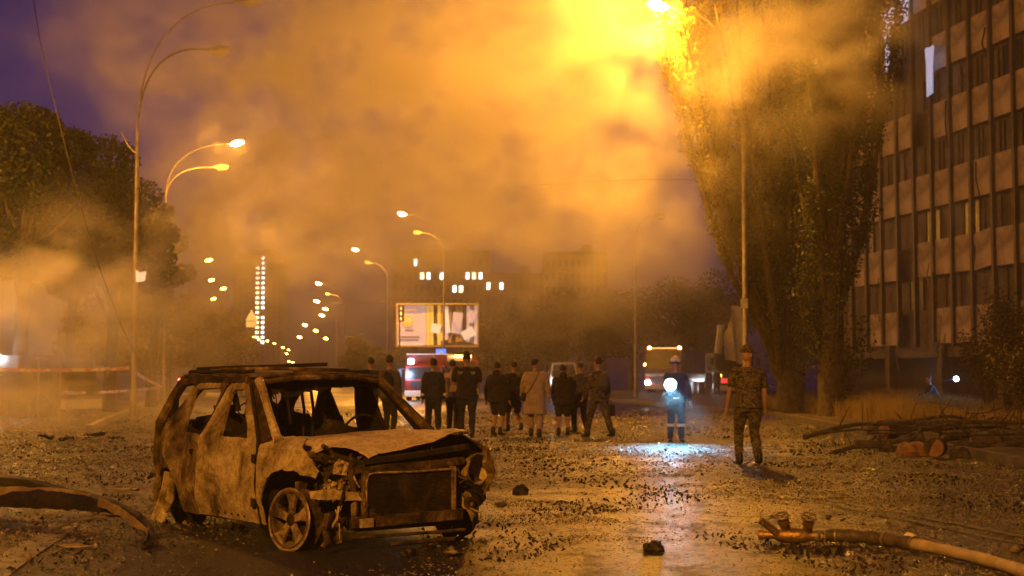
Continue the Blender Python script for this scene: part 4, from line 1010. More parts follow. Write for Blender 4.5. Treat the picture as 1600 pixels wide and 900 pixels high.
def strap(t, J, g, m=M_black, bag=(.24, .10, .17), side=1):
    z = g['sh']; s_ = side
    pts = [(.10, s_ * .02, z - .12), (.02, -s_ * .10, z + .055), (-.13, -s_ * .06, z - .06), (-.165, s_ * .06, z - .28), (-.12, s_ * .19, z - .44), (.05, s_ * .21, z - .44), (.14, s_ * .10, z - .25), (.10, s_ * .02, z - .12)]
    b_ = MB().tube(smooth_path(pts, 4), .012, 6).build('bag_strap', m, t, True)
    q = MB(); q.ico((0, 0, 0), 1, 2); q.v = [(x * bag[0] / 2 - .05, y_ * bag[1] / 1.2 + s_ * .24, max(-.7, min(.7, z_)) * bag[2] / 1.2 + z - .50) for x, y_, z_ in q.v]
    q.build('bag', m, t, True)
def G(px, py): return gpt(px, py)
g1 = 'people walking away along the road'
def PP(px, py): p = gpt(px, py); return dict(x=p.x, y=p.y)
person('dark jacketed worker with light sleeve bands, leftmost of the walking group beside the red van', **PP(677, 683), face=AWAY + .1, h=1.74, top=M_navy, low=M_black, armL=(-.1, .16, .3), bulk=1.14, stride=.07,
       extra=lambda t, J, g: [_band(t, 'reflective_band', M_refl, (J['arm%d' % s_][1].lerp(J['arm%d' % s_][2], .6).x, J['arm%d' % s_][1].lerp(J['arm%d' % s_][2], .6).y), .06, .06, J['arm%d' % s_][1].lerp(J['arm%d' % s_][2], .6).z - .03, J['arm%d' % s_][1].lerp(J['arm%d' % s_][2], .6).z + .03, 14) for s_ in (1, -1)], group=g1)
person('person in a beige top half hidden behind the police officer', **PP(707, 677), face=AWAY - .2, h=1.72, top=M_beige, low=M_black, stride=.12, armR=(.3, .15, .5), group=g1)
person('heavily built police officer in black with lettering on the back', **PP(729, 684), face=AWAY, h=1.88, top=M_black, low=M_navy, sleeves='short', build=1.22, bulk=1.08, stride=.05, armL=(.15, .22, 1.6), armR=(.15, .22, 1.6), extra=X_police, group=g1)
person('walker in a baggy dark jacket and shorts with bare legs, next to the police officer', **PP(777, 680), face=AWAY - .35, h=1.66, top=M_black, low=M_black, legs='shorts', build=1.05, bulk=1.2, stride=.06, armL=(.0, .3, .2), armR=(.05, .2, .3), coat=.05, hood=True, group=g1)
person('tall walker in dark t-shirt and shorts behind the one in beige', **PP(803, 675), face=AWAY + .35, h=1.70, top=M_black, low=M_black, legs='shorts', sleeves='long', build=1.05, bulk=1.1, stride=.17, lift=.04, armL=(.2, .2, .2), group=g1)
person('person in a long beige outfit with a dark bag slung across the back', **PP(836, 683), face=AWAY - .15, h=1.74, top=M_beige, low=M_beige, build=1.12, bulk=1.16, coat=.34, stride=.16, lean=.05, head=(-.7, 0), armL=(.1, .32, .45), armR=(.1, .28, .2), extra=lambda t, J, g: strap(t, J, g), group=g1)
person('person in dark hooded jacket and shorts with bare calves, right of the beige-clad one', **PP(880, 681), face=AWAY, h=1.60, top=M_black, low=M_black, legs='shorts', build=1.08, bulk=1.22, coat=.08, stride=.02, armL=(.1, .12, .5), armR=(.1, .12, .5), hood=True, group=g1)
person('walker in dark shirt and trousers between the shorts wearer and the man with a bag', **PP(907, 676), face=AWAY + .45, h=1.68, top=M_grey, low=M_black, sleeves='short', stride=.12, armR=(.1, .2, .3), group=g1)
def X_bag(t, J, g):
    w_ = J['arm-1'][2]; q = MB().box((w_.x, w_.y - .02, w_.z - .28), (.34, .12, .26), None, .92); bg_ = q.build('hand_bag', M_black, t); 
    MB().tube([(w_.x - .1, w_.y - .02, w_.z - .15), (w_.x - .06, w_.y - .02, w_.z - .05), (w_.x + .06, w_.y - .02, w_.z - .05), (w_.x + .1, w_.y - .02, w_.z - .15)], .01, 6).build('bag_handle', M_black, bg_)
    pk = MB(); pk.ico((0, 0, 0), 1, 2); pk.v = [(x * .11 - .19, y_ * .15, z_ * .22 + g['sh'] - .18) for x, y_, z_ in pk.v]; pk.build('backpack', M_grey, t, True)
person('man in camouflage with a backpack striding right and carrying a dark bag', **PP(936, 684), face=AWAY + .55, h=1.76, top=M_camo, low=M_camo, stride=.32, lift=.03, armL=(.3, .12, .3), armR=(-.1, .28, .3), lean=.05, extra=X_bag, group=g1)
person('dark figure with a backpack standing behind the car, seen through the windscreen', **PP(608, 684), face=AWAY - .3, h=1.80, top=M_grey, low=M_black, bulk=1.12, stride=.09, armL=(.1, .2, .4), group=g1,
       extra=lambda t, J, g: (lambda q: (q.__setattr__('v', [(x * .12 - .17, y_ * .17, z_ * .24 + g['sh'] - .2) for x, y_, z_ in q.v]), q.build('backpack', M_black, t, True)))(MB().ico((0, 0, 0), 1, 2)))
person('dark figure farther back, seen behind the left windscreen pillar', **PP(579, 672), face=AWAY + .2, h=1.80, top=M_black, low=M_black, stride=.12, bulk=1.1, group=g1)
# the soldier, the nearest person
p = gpt(1170, 727)
def X_sold(t, J, g):
    for s_ in (1, -1):
        hp, kn, ft = J['leg%d' % s_]; b_ = MB(); cap_tube(b_, [kn.lerp(ft, .45), kn.lerp(ft, .8), ft + Vector((-.01, 0, 0))], [.066, .058, .058]); b_.build('boot_shaft', M_boot, t, True)
    _band(t, 'belt', M_boot, (0, 0), .195, .152, g['hz'] + .02, g['hz'] + .06, 20)
    h_ = g['hd']; 
person('soldier in camouflage shirt with short sleeves and cap walking away across the littered road', p.x, p.y, AWAY + .12, h=1.83, top=M_camo, low=M_camo, sleeves='short', build=1.12, bulk=1.06, stride=.13, lift=.03,
       armL=(-.05, .30, .30), armR=(.0, .18, .25), head=(-1.0, .05), cap='cap', extra=X_sold, vox=.012)
# the firefighter with the torch
M_torch = mat('torch_lens_lit', (1, 1, 1), .2, emit=(.35, .65, 1.0), estr=60)
p = gpt(1056, 691)
def X_ff(t, J, g):
    _band(t, 'reflective_band', M_refl, (0, 0), .205, .165, g['hz'] + .0, g['hz'] + .04, 20); leg_bands(t, J, .36, M_refl, .082)
person('firefighter in dark turnout gear and helmet facing the camera with a bright torch', p.x, p.y, TO, h=1.72, top=M_turq, low=M_turq, bulk=1.14, build=1.05, stride=.03, armR=(.65, .02, 1.0), armL=(.05, .28, .3), cap='helmet', extra=X_ff)
tc_ = at(1047, 601, p.y - .46)
th = empty('hand_torch', tc_, 0, 'dazzling blue-white torch in the firefighter\'s hand', 'torch')
MB().lathe([(.0, .14), (.022, .14), (.024, .02), (.042, -.01), (.045, -.04), (.038, -.04), (.03, -.01)], n=16, axis='Y').build('torch_barrel', M_boot, th, True)
ln = MB().ico((0, -.0, 0), .12, 3); ln.f = [q for q in ln.f if all(ln.v[i][1] < .012 for i in q)]; ln.v = [(x, y * .55 - .05, z) for x, y, z in ln.v]; ln = ln.build('lens', M_torch, th, True)
MB().lathe([(.0, .03), (.10, .0), (.135, -.035), (.135, -.06), (.122, -.06), (.122, -.035), (.0, -.03)], n=24, axis='Y').build('torch_head', M_boot, th, True)
sp_ = point_light('torch_beam', tc_ + Vector((0, -.12, -.02)), 260, (.24, .68, 1.0), None, .03, 'SPOT'); sp_.parent = None
sp_.data.spot_size = math.radians(92); sp_.data.spot_blend = .6; sp_.rotation_euler = (-math.radians(34), 0, 0)
point_light('torch_glow', tc_ + Vector((0, -.55, 0)), 3, (.08, .30, 1.0), None, .04)
# far figures
for px, py, h_, lab in [(1108, 622, 1.75, 'small dark figure beside the ladder truck, the left one of two'), (1121, 622, 1.78, 'small dark figure beside the ladder truck, the right one of two')]:
    q = gpt(px, py); person(lab, q.x, q.y, AWAY + .4, h=h_*.96, top=M_black, low=M_black, vox=.03, stride=.1)
q = at(1466, 612, 50); person('dark crouching figure in front of the office block, next to a small blue light', q.x, 50, PI, h=1.7, top=M_black, low=M_black, crouch=.45, lean=.5, armL=(.6, .1, .6), armR=(.6, .1, .6), vox=.025)
q = at(1494, 592, 49.6)
M_blue = mat('blue_torch_lens_lit', (1, 1, 1), .2, emit=(.18, .42, 1.0), estr=60)
th = empty('small_torch', (q.x, q.y, q.z), 0, 'small bright blue torch held by the crouching figure', 'torch')
MB().ico((0, 0, 0), .085, 2).build('lens', M_blue, th, True); MB().tube([(-.05, .02, 0), (-.45, .05, -.06)], .025, 8).build('torch_barrel', M_boot, th, True)
point_light('blue_torch_light', (q.x, q.y - .2, q.z), 10, (.2, .45, 1), None, .05)

bpy.data.scenes.remove(TS)

# ================================================================ VEHICLES
M_redp = mat('fire_engine_red', (.20, .014, .010), .4, 0, (.12, .010, .008), 2, .1, 20)
M_whitep = mat('vehicle_white', (.55, .52, .48), .35, 0, (.42, .40, .36), 2, .1, 20)
M_darkp = mat('dark_vehicle_paint', (.03, .03, .035), .3)
M_glass = mat('dark_glass', (.012, .013, .016), .3, spec=.3)
M_tyre = mat('tyre_rubber', (.02, .019, .018), .8, 0, (.03, .028, .026), 20, .3, 60)
M_head = mat('headlamp_lit', (1, 1, 1), .2, emit=(.75, .88, 1.0), estr=70)
M_amber = mat('amber_lamp_lit', (1, .6, .2), .3, emit=(1.0, .50, .12), estr=6)
M_amberd = mat('dim_amber_bar', (1, .6, .2), .3, emit=(1.0, .50, .12), estr=1.0)
M_tail = mat('tail_lamp_lit', (1, .05, .03), .3, emit=(1.0, .05, .03), estr=30)
M_workl = mat('work_light_lit', (1, 1, 1), .3, emit=(.50, .70, 1.0), estr=30)
M_stripe = mat('white_stripe', (.7, .68, .64), .5)
def wheel_at(t, x, y, r=.5, wd=.3, d=1):
    q = MB().lathe([(r * .55, -wd / 2), (r * .92, -wd / 2), (r, -wd * .35), (r, wd * .35), (r * .92, wd / 2), (r * .55, wd / 2), (r * .55, -wd / 2)], c=(x, y, r), n=20, axis='Y').build('wheel', M_tyre, t, True)
    MB().lathe([(0, -.1), (r * .3, -.1), (r * .55, -wd * .4), (r * .57, 0), (r * .55, wd * .4), (r * .3, .1), (0, .1)], c=(x, y, r), n=16, axis='Y').build('rim', M_steel, q, True)
def truck_cab(t, x0, wd, h, m, zb=.55, L=2.0):
    """cab whose nose is at x0 facing +x"""
    prof = [(x0 - L, zb), (x0 - .1, zb), (x0, zb + .15), (x0, zb + (h - zb) * .42), (x0 - .18, h - .12), (x0 - .35, h), (x0 - L, h)]
    cab = MB().prism(prof, wd, lambda a, b, c: (a, c - wd / 2, b)).build('cab', m, t)
    z1 = zb + (h - zb) * .48; z2 = h - .18
    xa = lambda z: x0 - .18 * (z - (zb + (h - zb) * .42)) / (h - .12 - (zb + (h - zb) * .42)) + .012
    MB().add([(xa(z1), -wd / 2 + .12, z1), (xa(z1), wd / 2 - .12, z1), (xa(z2), wd / 2 - .16, z2), (xa(z2), -wd / 2 + .16, z2)], [(0, 1, 2, 3)]).build('windscreen', M_glass, cab)
    for s_ in (-1, 1):
        y = s_ * (wd / 2 + .012)
        MB().add([(x0 - .35, y, z1), (x0 - L * .72, y, z1), (x0 - L * .72, y, z2), (x0 - .50, y, z2)], [(0, 1, 2, 3)]).build('side_window', M_glass, cab)
        MB().tube([(x0 - .1, s_ * (wd / 2), z2 - .1), (x0 + .12, s_ * (wd / 2 + .22), z2 - .1)], .018, 6).build('mirror_arm', M_black, cab)
        MB().box((x0 + .12, s_ * (wd / 2 + .25), z2 - .32), (.06, .18, .42)).build('mirror', M_black, cab)
    MB().box((x0 + .03, 0, zb - .02), (.22, wd, .30)).build('bumper', M_stripe, t)
    MB().box((x0 + .01, 0, zb + .42), (.04, wd * .7, .34)).build('grille', M_black, t)
    return cab
def lamp_dot(t, c, r, m, name='headlamp', axis=None):
    q = MB(); q.ico((0, 0, 0), 1, 2); q.v = [(x * r * .5 + c[0], y * r + c[1], z * r + c[2]) for x, y, z in q.v]; return q.build(name, m, t, True)
# fire engine on the right, nose towards the camera's left
p = at(1015, 612, 94)
fe = empty('fire_engine', (p.x + 1.6, 94, 0), math.radians(-112), 'fire engine with lit roof lamps and white headlamps behind the firefighter', 'fire engine')
truck_cab(fe, 2.6, 2.4, 2.95, M_redp)
MB().box((-1.6, 0, 1.75), (4.2, 2.4, 2.2)).build('body', M_redp, fe)
for k in range(3): MB().box((-.3 - 1.25 * k, -1.215, 1.65), (1.1, .03, 1.6)).build('locker_shutter', M_steel, fe)
MB().box((-1.6, -1.22, .72), (4.2, .04, .16)).build('side_stripe', M_stripe, fe)
MB().box((-1.6, 0, 2.95), (3.8, .6, .14)).build('roof_ladder', M_steel, fe)
MB().box((2.62, 0, 1.30), (.03, 2.3, .14)).build('front_stripe', M_stripe, fe)
for x in (1.7, -2.2):
    for y in (-1.05, 1.05): wheel_at(fe, x, y)
for y in (-1.0, 1.0):
    lamp_dot(fe, (2.66, y, .78), .17, M_head); lamp_dot(fe, (2.2, y, 3.02), .14, M_amber, 'roof_lamp')
MB().box((2.2, 0, 3.02), (.2, 1.9, .05)).build('light_bar', M_amberd, fe)
lamp_dot(fe, (2.5, -1.2, 1.95), .12, M_amber, 'marker_lamp')
# second engine, farther right, seen as a red side with a white square
p = at(1062, 612, 99)
f2 = empty('fire_engine', (p.x + 1.2, 99, 0), math.radians(-100), 'second fire engine with a white and red panel, just right of the torch', 'fire engine')
truck_cab(f2, 1.6, 2.4, 2.9, M_redp)
MB().box((-1.6, 0, 1.7), (4.0, 2.4, 2.2)).build('body', M_redp, f2)
MB().box((1.655, .3, 2.15), (.03, .9, .7)).build('white_panel', mat('lit_white_panel', (.9, .85, .85), .4, emit=(.9, .75, .75), estr=1.2), f2)
MB().box((1.655, -.75, 2.05), (.03, .8, 1.0)).build('red_panel', mat('lit_red_panel', (.8, .03, .05), .4, emit=(.9, .03, .05), estr=.7), f2)
for x in (.8, -2.4):
    for y in (-1.05, 1.05): wheel_at(f2, x, y)
lamp_dot(f2, (1.68, -.95, 1.0), .15, M_amber, 'marker_lamp')
# ladder truck near the poplars with folded boom and hanging sheet
p = at(1130, 616, 88)
lt = empty('ladder_truck', (p.x, 88, 0), math.radians(-80), 'dark ladder truck parked left of the poplars with its boom raised', 'ladder truck')
truck_cab(lt, 2.2, 2.4, 2.6, M_darkp)
MB().box((-2.0, 0, 1.15), (5.2, 2.4, .5)).build('chassis', M_darkp, lt)
MB().box((2.24, 0, .95), (.04, 1.9, .30)).build('red_stripe', mat('red_stripe_glow', (.65, .05, .05), .4, emit=(.8, .06, .05), estr=.35), lt)  # stripe is no lamp; emission stands in for light it throws back
lamp_dot(lt, (2.3, -1.0, 1.25), .15, M_amber, 'marker_lamp')
bo = MB().tube([(-1.4, 0, 1.5), (-.6, .1, 4.4)], .22, 6).build('boom', M_whitep, lt)
for x in (1.5, -1.4, -2.6):
    for y in (-1.05, 1.05): wheel_at(lt, x, y)
# pale tarpaulin hanging from the lamp by the poplars
p = at(1147, 520, 60)
ts = sheet([(-.45, -1.1), (.35, -1.3), (.42, -.5), (.30, .6), (.24, 1.1), (-.02, 1.15), (-.22, .5), (-.40, -.2)], [], lambda a, z: (a, .16 * math.sin(a * 13 + z * 1.2), z), .10, .02, .02).build('hanging_sheet', M_whitep, None, True, p, .3)
tag(ts, 'pale torn sheet hanging in folds left of the poplar trunks', 'sheet')
# red van behind the group at the left
p = at(655, 606, 74)
v = empty('red_van', (p.x + .4, 74, 0), math.radians(-95), 'red box van with a glaring white lamp behind the walking group', 'van')
MB().box((-1.8, .0, 1.50), (3.6, 2.1, 1.75)).build('box_body', M_redp, v); MB().box((-1.8, 0, 2.40), (3.65, 2.15, .06)).build('roof_edge', M_stripe, v)
truck_cab(v, 1.2, 1.9, 1.9, M_redp, .4, 1.3)
for x in (.55, -2.7):
    for y in (-.85, .85): wheel_at(v, x, y, .36, .22)
MB().box((.02, -.84, 1.75), (.10, .26, .80)).build('work_lamp', M_workl, v)
point_light('work_lamp_light', (p.x - .6, 72.4, 1.6), 70, (.45, .65, 1.0), None, .2)
p = at(706, 604, 78)
v = empty('orange_van', (p.x + .4, 78, 0), math.radians(-85), 'red truck with an orange lit beacon right of the crossing sign', 'truck')
MB().box((-1.6, 0, 1.5), (3.6, 2.0, 1.6)).build('box_body', M_redp, v); truck_cab(v, 1.4, 1.95, 2.2, M_redp, .45, 1.4); MB().box((1.0, 0, 2.32), (.25, 1.2, .14)).build('beacon_bar', M_amber, v)
for x in (.7, -2.5):
    for y in (-.9, .9): wheel_at(v, x, y, .4, .25)
# pale wrecked lorry front behind the right of the group
p = at(880, 603, 82)
v = empty('wrecked_lorry', (p.x, 82, 0), math.radians(-90), 'pale damaged lorry with a bent cab frame behind the walking group', 'lorry')
fr_ = MB()
for s_ in (-1, 1): fr_.tube([(1.2, s_ * .75, .5), (1.25, s_ * .75, 1.2), (1.0, s_ * .62, 1.95), (.2, s_ * .6, 1.98)], .06, 6)
fr_.tube([(1.0, -.62, 1.95), (1.0, .62, 1.98)], .06, 6); fr_.build('cab_frame', M_whitep, v, True)
MB().box((.5, 0, .85), (1.4, 1.5, .6)).build('cab_body', M_whitep, v); MB().box((-1.4, 0, 1.1), (2.6, 1.6, .9)).build('load_bed', M_darkp, v)
for x in (.7, -1.9):
    for y in (-.75, .75): wheel_at(v, x, y, .36, .22)
lamp_dot(v, (1.25, -.55, 1.0), .09, M_head)
M_dust = mat('dusty_scorched_paint', (.10, .08, .06), .8, 0, (.20, .16, .12), 2, .4, 12)
# wrecked pickup at the far left
p = at(40, 640, 47)
v = empty('wrecked_pickup', (p.x + .3, 47, 0), math.radians(-20), 'smoke-veiled wrecked flatbed truck at the left edge behind the tape', 'truck')
MB().box((-1.6, 0, .95), (3.4, 1.9, .75), None, .98).build('load_bed', M_dust, v)
truck_cab(v, 1.8, 1.9, 2.0, M_dust, .45, 1.6); MB().box((-1.6, 0, 1.7), (3.2, 1.7, .6)).build('load', M_grey, v)
for x in (1.0, -2.2):
    for y in (-.85, .85): wheel_at(v, x, y, .4, .25)
for dy in (-.25, .22): lamp_dot(v, (-.9 + dy, -.98, 1.92), .11, M_head, 'work_lamp')
# cars with their lights far down the road
M_carp = [mat('car_paint_grey', (.12, .12, .13), .3), mat('car_paint_dark', (.03, .03, .035), .3), mat('car_paint_silver', (.35, .34, .33), .3)]
def small_car(label, px, py, Y, rot, m, lit, grp='cars far down the road'):
    p = at(px, py, Y); t = empty('distant_car', (p.x, Y, 0), rot, label, 'car', grp)
    MB().prism([(-2.1, .3), (2.1, .3), (2.15, .65), (1.2, .85), (.6, 1.38), (-1.1, 1.42), (-1.9, .95), (-2.15, .8)], 1.7, lambda a, b, c: (a, c - .85, b)).build('body', m, t)
    for s_ in (-1, 1):
        MB().add([(.95, s_ * .862, .90), (.5, s_ * .862, 1.30), (-1.0, s_ * .862, 1.33), (-1.5, s_ * .862, .95)], [(0, 1, 2, 3)]).build('side_window', M_glass, t)
        for x in (-1.3, 1.3): wheel_at(t, x, s_ * .78, .31, .2)
        lamp_dot(t, (2.15, s_ * .62, .62), .13, M_head if lit > 0 else M_glass); lamp_dot(t, (-2.13, s_ * .65, .78), .13, M_tail if lit < 0 else M_redp, 'tail_lamp')
    MB().add([(1.17, -.7, .88), (1.17, .7, .88), (.66, .6, 1.34), (.66, -.6, 1.34)], [(0, 1, 2, 3)]).build('windscreen', M_glass, t)
small_car('dark car crossing behind the wreck, seen through its rear window', 348, 606, 82, .1, M_carp[1], 0)
small_car('car with red tail lamps just above the wreck roof', 500, 590, 150, PI / 2, M_carp[1], -1)
small_car('car with red tail lamps by the left poles', 297, 592, 130, PI / 2 + .1, M_carp[0], -1)
small_car('car with white headlamps far down the road on the left', 388, 588, 200, -PI / 2, M_carp[2], 1)
small_car('tiny car with tail lamps at the far end of the road', 463, 584, 300, PI / 2, M_carp[1], -1)
small_car('tiny car with tail lamps beside the far row', 447, 584, 340, PI / 2, M_carp[0], -1)

# ================================================================ BUILDINGS
M_tile = mat('pale_tile_panel', (.22, .18, .145), .75, 0, (.50, .40, .32), .9, .6, 30)
M_conc = mat('dark_concrete', (.07, .058, .05), .8, 0, (.13, .11, .095), 1.5, .5, 14)
M_pier = mat('dark_pier', (.045, .036, .032), .6, .2, (.09, .07, .06), 2, .3, 14)
M_win = mat('dark_window', (.008, .008, .010), .35, spec=.3)
M_far = mat('far_concrete', (.16, .14, .13), .8, 0, (.22, .19, .17), .2)
M_far2 = mat('far_plaster', (.26, .23, .21), .8, 0, (.32, .29, .26), .2)
M_lit = mat('lit_window', (1, 1, .9), .5, emit=(.80, .92, .85), estr=2.6)
M_dim = mat('dim_lit_window', (1, .9, .7), .5, emit=(.9, .70, .38), estr=2.2)
M_curt = mat('blue_lit_curtain', (.75, .78, .82), .7, emit=(.45, .60, 1.0), estr=.16)  # faint blue emission stands in for light falling on the curtains
def shared(name, me, parent, loc, rot=(0, 0, 0)):
    o = bpy.data.objects.new(name, me); C.objects.link(o); o.parent = parent; o.location = loc; o.rotation_euler = rot; return o
def mesh_of(mb, m):
    me = bpy.data.meshes.new('piece'); me.from_pydata(mb.v, [], mb.f); me.materials.append(m); me.update(); return me
FD = Vector((-.1665, .986, 0)).normalized()
ob = empty('office_block', (20.5, 68.5, 0), math.atan2(FD.y, FD.x), 'blast-damaged multi-storey office block with pale panels and dark window bands at the right', 'building')
U0, U1, PW, FH, Z0 = -13, 8, 1.95, 3.3, 2.84
NF = 10
MB().box(((U0 + U1) / 2 * PW, -7.6, (Z0 + NF * FH) / 2 + 1.0), ((U1 - U0) * PW, 14.4, Z0 + NF * FH - 2.4)).build('wall', M_conc, ob)
MB().box(((U0 + U1) / 2 * PW, -7.6, Z0 + NF * FH + .3), ((U1 - U0) * PW + .4, 15, .5)).build('roof', M_pier, ob)
MB().box(((U0 + U1) / 2 * PW, -8.2, 1.2), ((U1 - U0) * PW, 12, 2.4)).build('ground_floor', M_win, ob)
pm = []
for k in range(3):
    random.seed(k); mb = MB().box((0, 0, 0), (PW - .34, .14, 1.68)); n0 = len(mb.v)
    mb.v = [(x, y + random.uniform(-.03, .03), z) for x, y, z in mb.v]
    for i in range(1, 8): mb.box((0, .073, -.84 + i * .21), (PW - .36, .012, .012))
    pm.append(mesh_of(mb, M_tile))
fm = MB()
for a in (-1, 1): fm.box((a * (PW - .42) / 2, 0, 0), (.06, .08, 1.56)); fm.box((0, 0, a * .76), (PW - .48, .08, .06))
fm.box((.2, 0, 0), (.05, .07, 1.46)); fme = mesh_of(fm, M_pier); gme = mesh_of(MB().box((0, -.02, 0), (PW - .5, .02, 1.46)), M_win)
random.seed(5)
for k in range(NF):
    for u in range(U0, U1):
        x = (u + .5) * PW; z = Z0 + .84 + k * FH
        lo_gone = k == 0 and u in (0, 1, 4, 5, 6, -4, -7) or (k == 1 and u in (1, 5))
        if not lo_gone and random.random() > .04:
            tl = 0 if random.random() > .12 else random.uniform(-.12, .12)
            shared('facade_panel', pm[random.randrange(3)], ob, (x, .06 + abs(tl) * .6, z), (tl * .4, tl, 0))
        wz = z + .84 + .80
        if random.random() > (.55 if k < 2 else .2):
            f_ = shared('window_frame', fme, ob, (x, -.36, wz)); 
            if random.random() > .35: shared('pane', gme, f_, (0, 0, 0))
for u in range(U0, U1 + 1):
    MB().box((u * PW, .14, (Z0 + NF * FH) / 2 + (1.2 if u % 3 == 0 else 1.8)), (.20, .22, Z0 + NF * FH - (2.4 if u % 3 == 0 else .8) - 1.0)).build('pier', M_pier, ob)
    if u % 3 == 0: MB().box((u * PW, -.3, 1.5), (.5, .5, 3.0)).build('column', M_conc, ob)
# torn cladding and blinds hanging from the openings
random.seed(9)
for k in range(22):
    u = random.uniform(-6, 7); z = Z0 + random.choice((0, 0, 1, 1, 2, 3, 4)) * FH + random.uniform(.2, 1.7); L = random.uniform(.8, 2.4)
    MB().tube([(u * PW, .35, z), (u * PW + random.uniform(-.2, .2), .45, z - L * .5), (u * PW + random.uniform(-.4, .4), .40, z - L)], random.uniform(.02, .06), 5, ell=.4).build('hanging_strip', random.choice((M_pier, M_tile, M_steel)), ob)
for (u, zf, w_, h_) in [(-.35, 4.3, 1.1, 2.4), (2.0, 5.2, 1.3, 3.2), (1.0, 5.4, 1.2, 1.8)]:
    sheet([(-w_ / 2, 0), (w_ / 2, .05), (w_ / 2 - .1, -h_ * .6), (w_ * .15, -h_), (-w_ / 2 + .1, -h_ * .85)], [], lambda a, z: (u * PW + a, .50 + .10 * math.sin(a * 11), Z0 + zf * FH - 1.6 + 1.65 + z), .12, .02).build('torn_curtain', M_curt, ob, True)

def far_block(label, pxl, pxr, pyt, Y, rot, m, floors, cols, lit, dep=14, dark_rows=True, lit_m=None):
    a = at(pxl, 582, Y); b = at(pxr, 582, Y); W = b.x - a.x; H = at(pxl, pyt, Y).z
    t = empty('apartment_block', ((a.x + b.x) / 2, Y, 0), rot, label, 'building')
    MB().box((0, dep / 2, H / 2), (W, dep, H)).build('wall', m, t)
    MB().box((0, dep / 2, H + .4), (W * .98, dep * .96, .8)).build('roof', M_conc, t)
    MB().box((W * .2, dep / 2, H + 1.8), (W * .16, dep * .3, 2.2)).build('lift_housing', m, t)
    fh = H / (floors + .5); cw = W / cols
    wm = mesh_of(MB().box((0, 0, 0), (cw * .5, .12, fh * .48)), M_win); lm = mesh_of(MB().box((0, 0, 0), (cw * .5, .14, fh * .5)), M_lit); dm = mesh_of(MB().box((0, 0, 0), (cw * .6, .14, fh * .5)), M_dim)
    L = {}
    for px, py, kind in lit:
        q = at(px, py, Y); L[(min(cols - 1, max(0, int((q.x - a.x) / cw))), min(floors - 1, max(0, int((q.z - fh * .3) / fh))))] = kind
    for i in range(cols):
        for j in range(floors):
            kd = L.get((i, j)); shared('lit_window' if kd else 'window', lm if kd == 1 else (dm if kd else wm), t, (-W / 2 + (i + .5) * cw, -.05, fh * (.8 + j)))
    for j in range(1, floors): MB().box((0, -.03, fh * (j + .3)), (W, .1, .15)).build('floor_band', M_conc, t)
    return t
far_block('tall distant tower with one bright vertical column of windows', 362, 440, 398, 560, 0, M_far, 24, 9, [(409, 398 + i * 6.0, 1) for i in range(24) if i != 15] + [(402, 398 + i * 6.0, 2) for i in range(3, 22)])
far_block('long dark apartment block with lit windows above the billboard', 613, 766, 396, 330, 0, M_far, 9, 15,
          [(653, 413, 1), (661, 423, 2), (661, 438, 1), (670, 429, 1), (686, 430, 1), (708, 445, 1), (724, 445, 2), (732, 424, 1), (740, 424, 2), (748, 424, 1), (661, 432, 2)])
far_block('lower dark block with two lit windows right of the billboard', 758, 850, 432, 315, 0, M_conc, 7, 9, [(766, 455, 1), (785, 455, 1)])
far_block('pale block veiled by smoke behind the lone lamp post', 850, 950, 398, 345, 0, M_far2, 9, 10, [])

# ================================================================ TREES
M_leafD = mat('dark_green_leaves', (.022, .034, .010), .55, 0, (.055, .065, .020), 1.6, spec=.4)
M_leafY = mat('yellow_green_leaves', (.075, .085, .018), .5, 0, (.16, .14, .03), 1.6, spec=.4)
def translucent(m, c, k):
    n = m.node_tree.nodes; l = m.node_tree.links; t = n.new('ShaderNodeBsdfTranslucent'); t.inputs[0].default_value = (*c, 1); x = n.new('ShaderNodeMixShader'); x.inputs[0].default_value = k
    o = [q for q in n if q.type == 'OUTPUT_MATERIAL'][0]; l.new(n['Principled BSDF'].outputs[0], x.inputs[1]); l.new(t.outputs[0], x.inputs[2]); l.new(x.outputs[0], o.inputs[0])
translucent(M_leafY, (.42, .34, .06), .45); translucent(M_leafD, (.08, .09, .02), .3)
M_shrub = mat('scorched_shrub_leaves', (.05, .045, .018), .6, 0, (.11, .09, .035), 2)
def leaves(name, P, size, m, parent, up=.9):
    P = np.asarray(P); n_ = len(P); s_ = RNG.uniform(.6, 1.3, n_)[:, None] * size
    a = RNG.normal(0, 1, (n_, 3)); a /= np.linalg.norm(a, axis=1)[:, None]; b = RNG.normal(0, 1, (n_, 3)); b -= a * (a * b).sum(1)[:, None]; b /= np.linalg.norm(b, axis=1)[:, None]
    V = np.stack([P - a * s_, P - b * s_ * .6, P + a * s_, P + b * s_ * .6], 1).reshape(-1, 3)
    o = npmesh(name, V, np.arange(n_ * 4).reshape(-1, 4), m, parent)
    return o
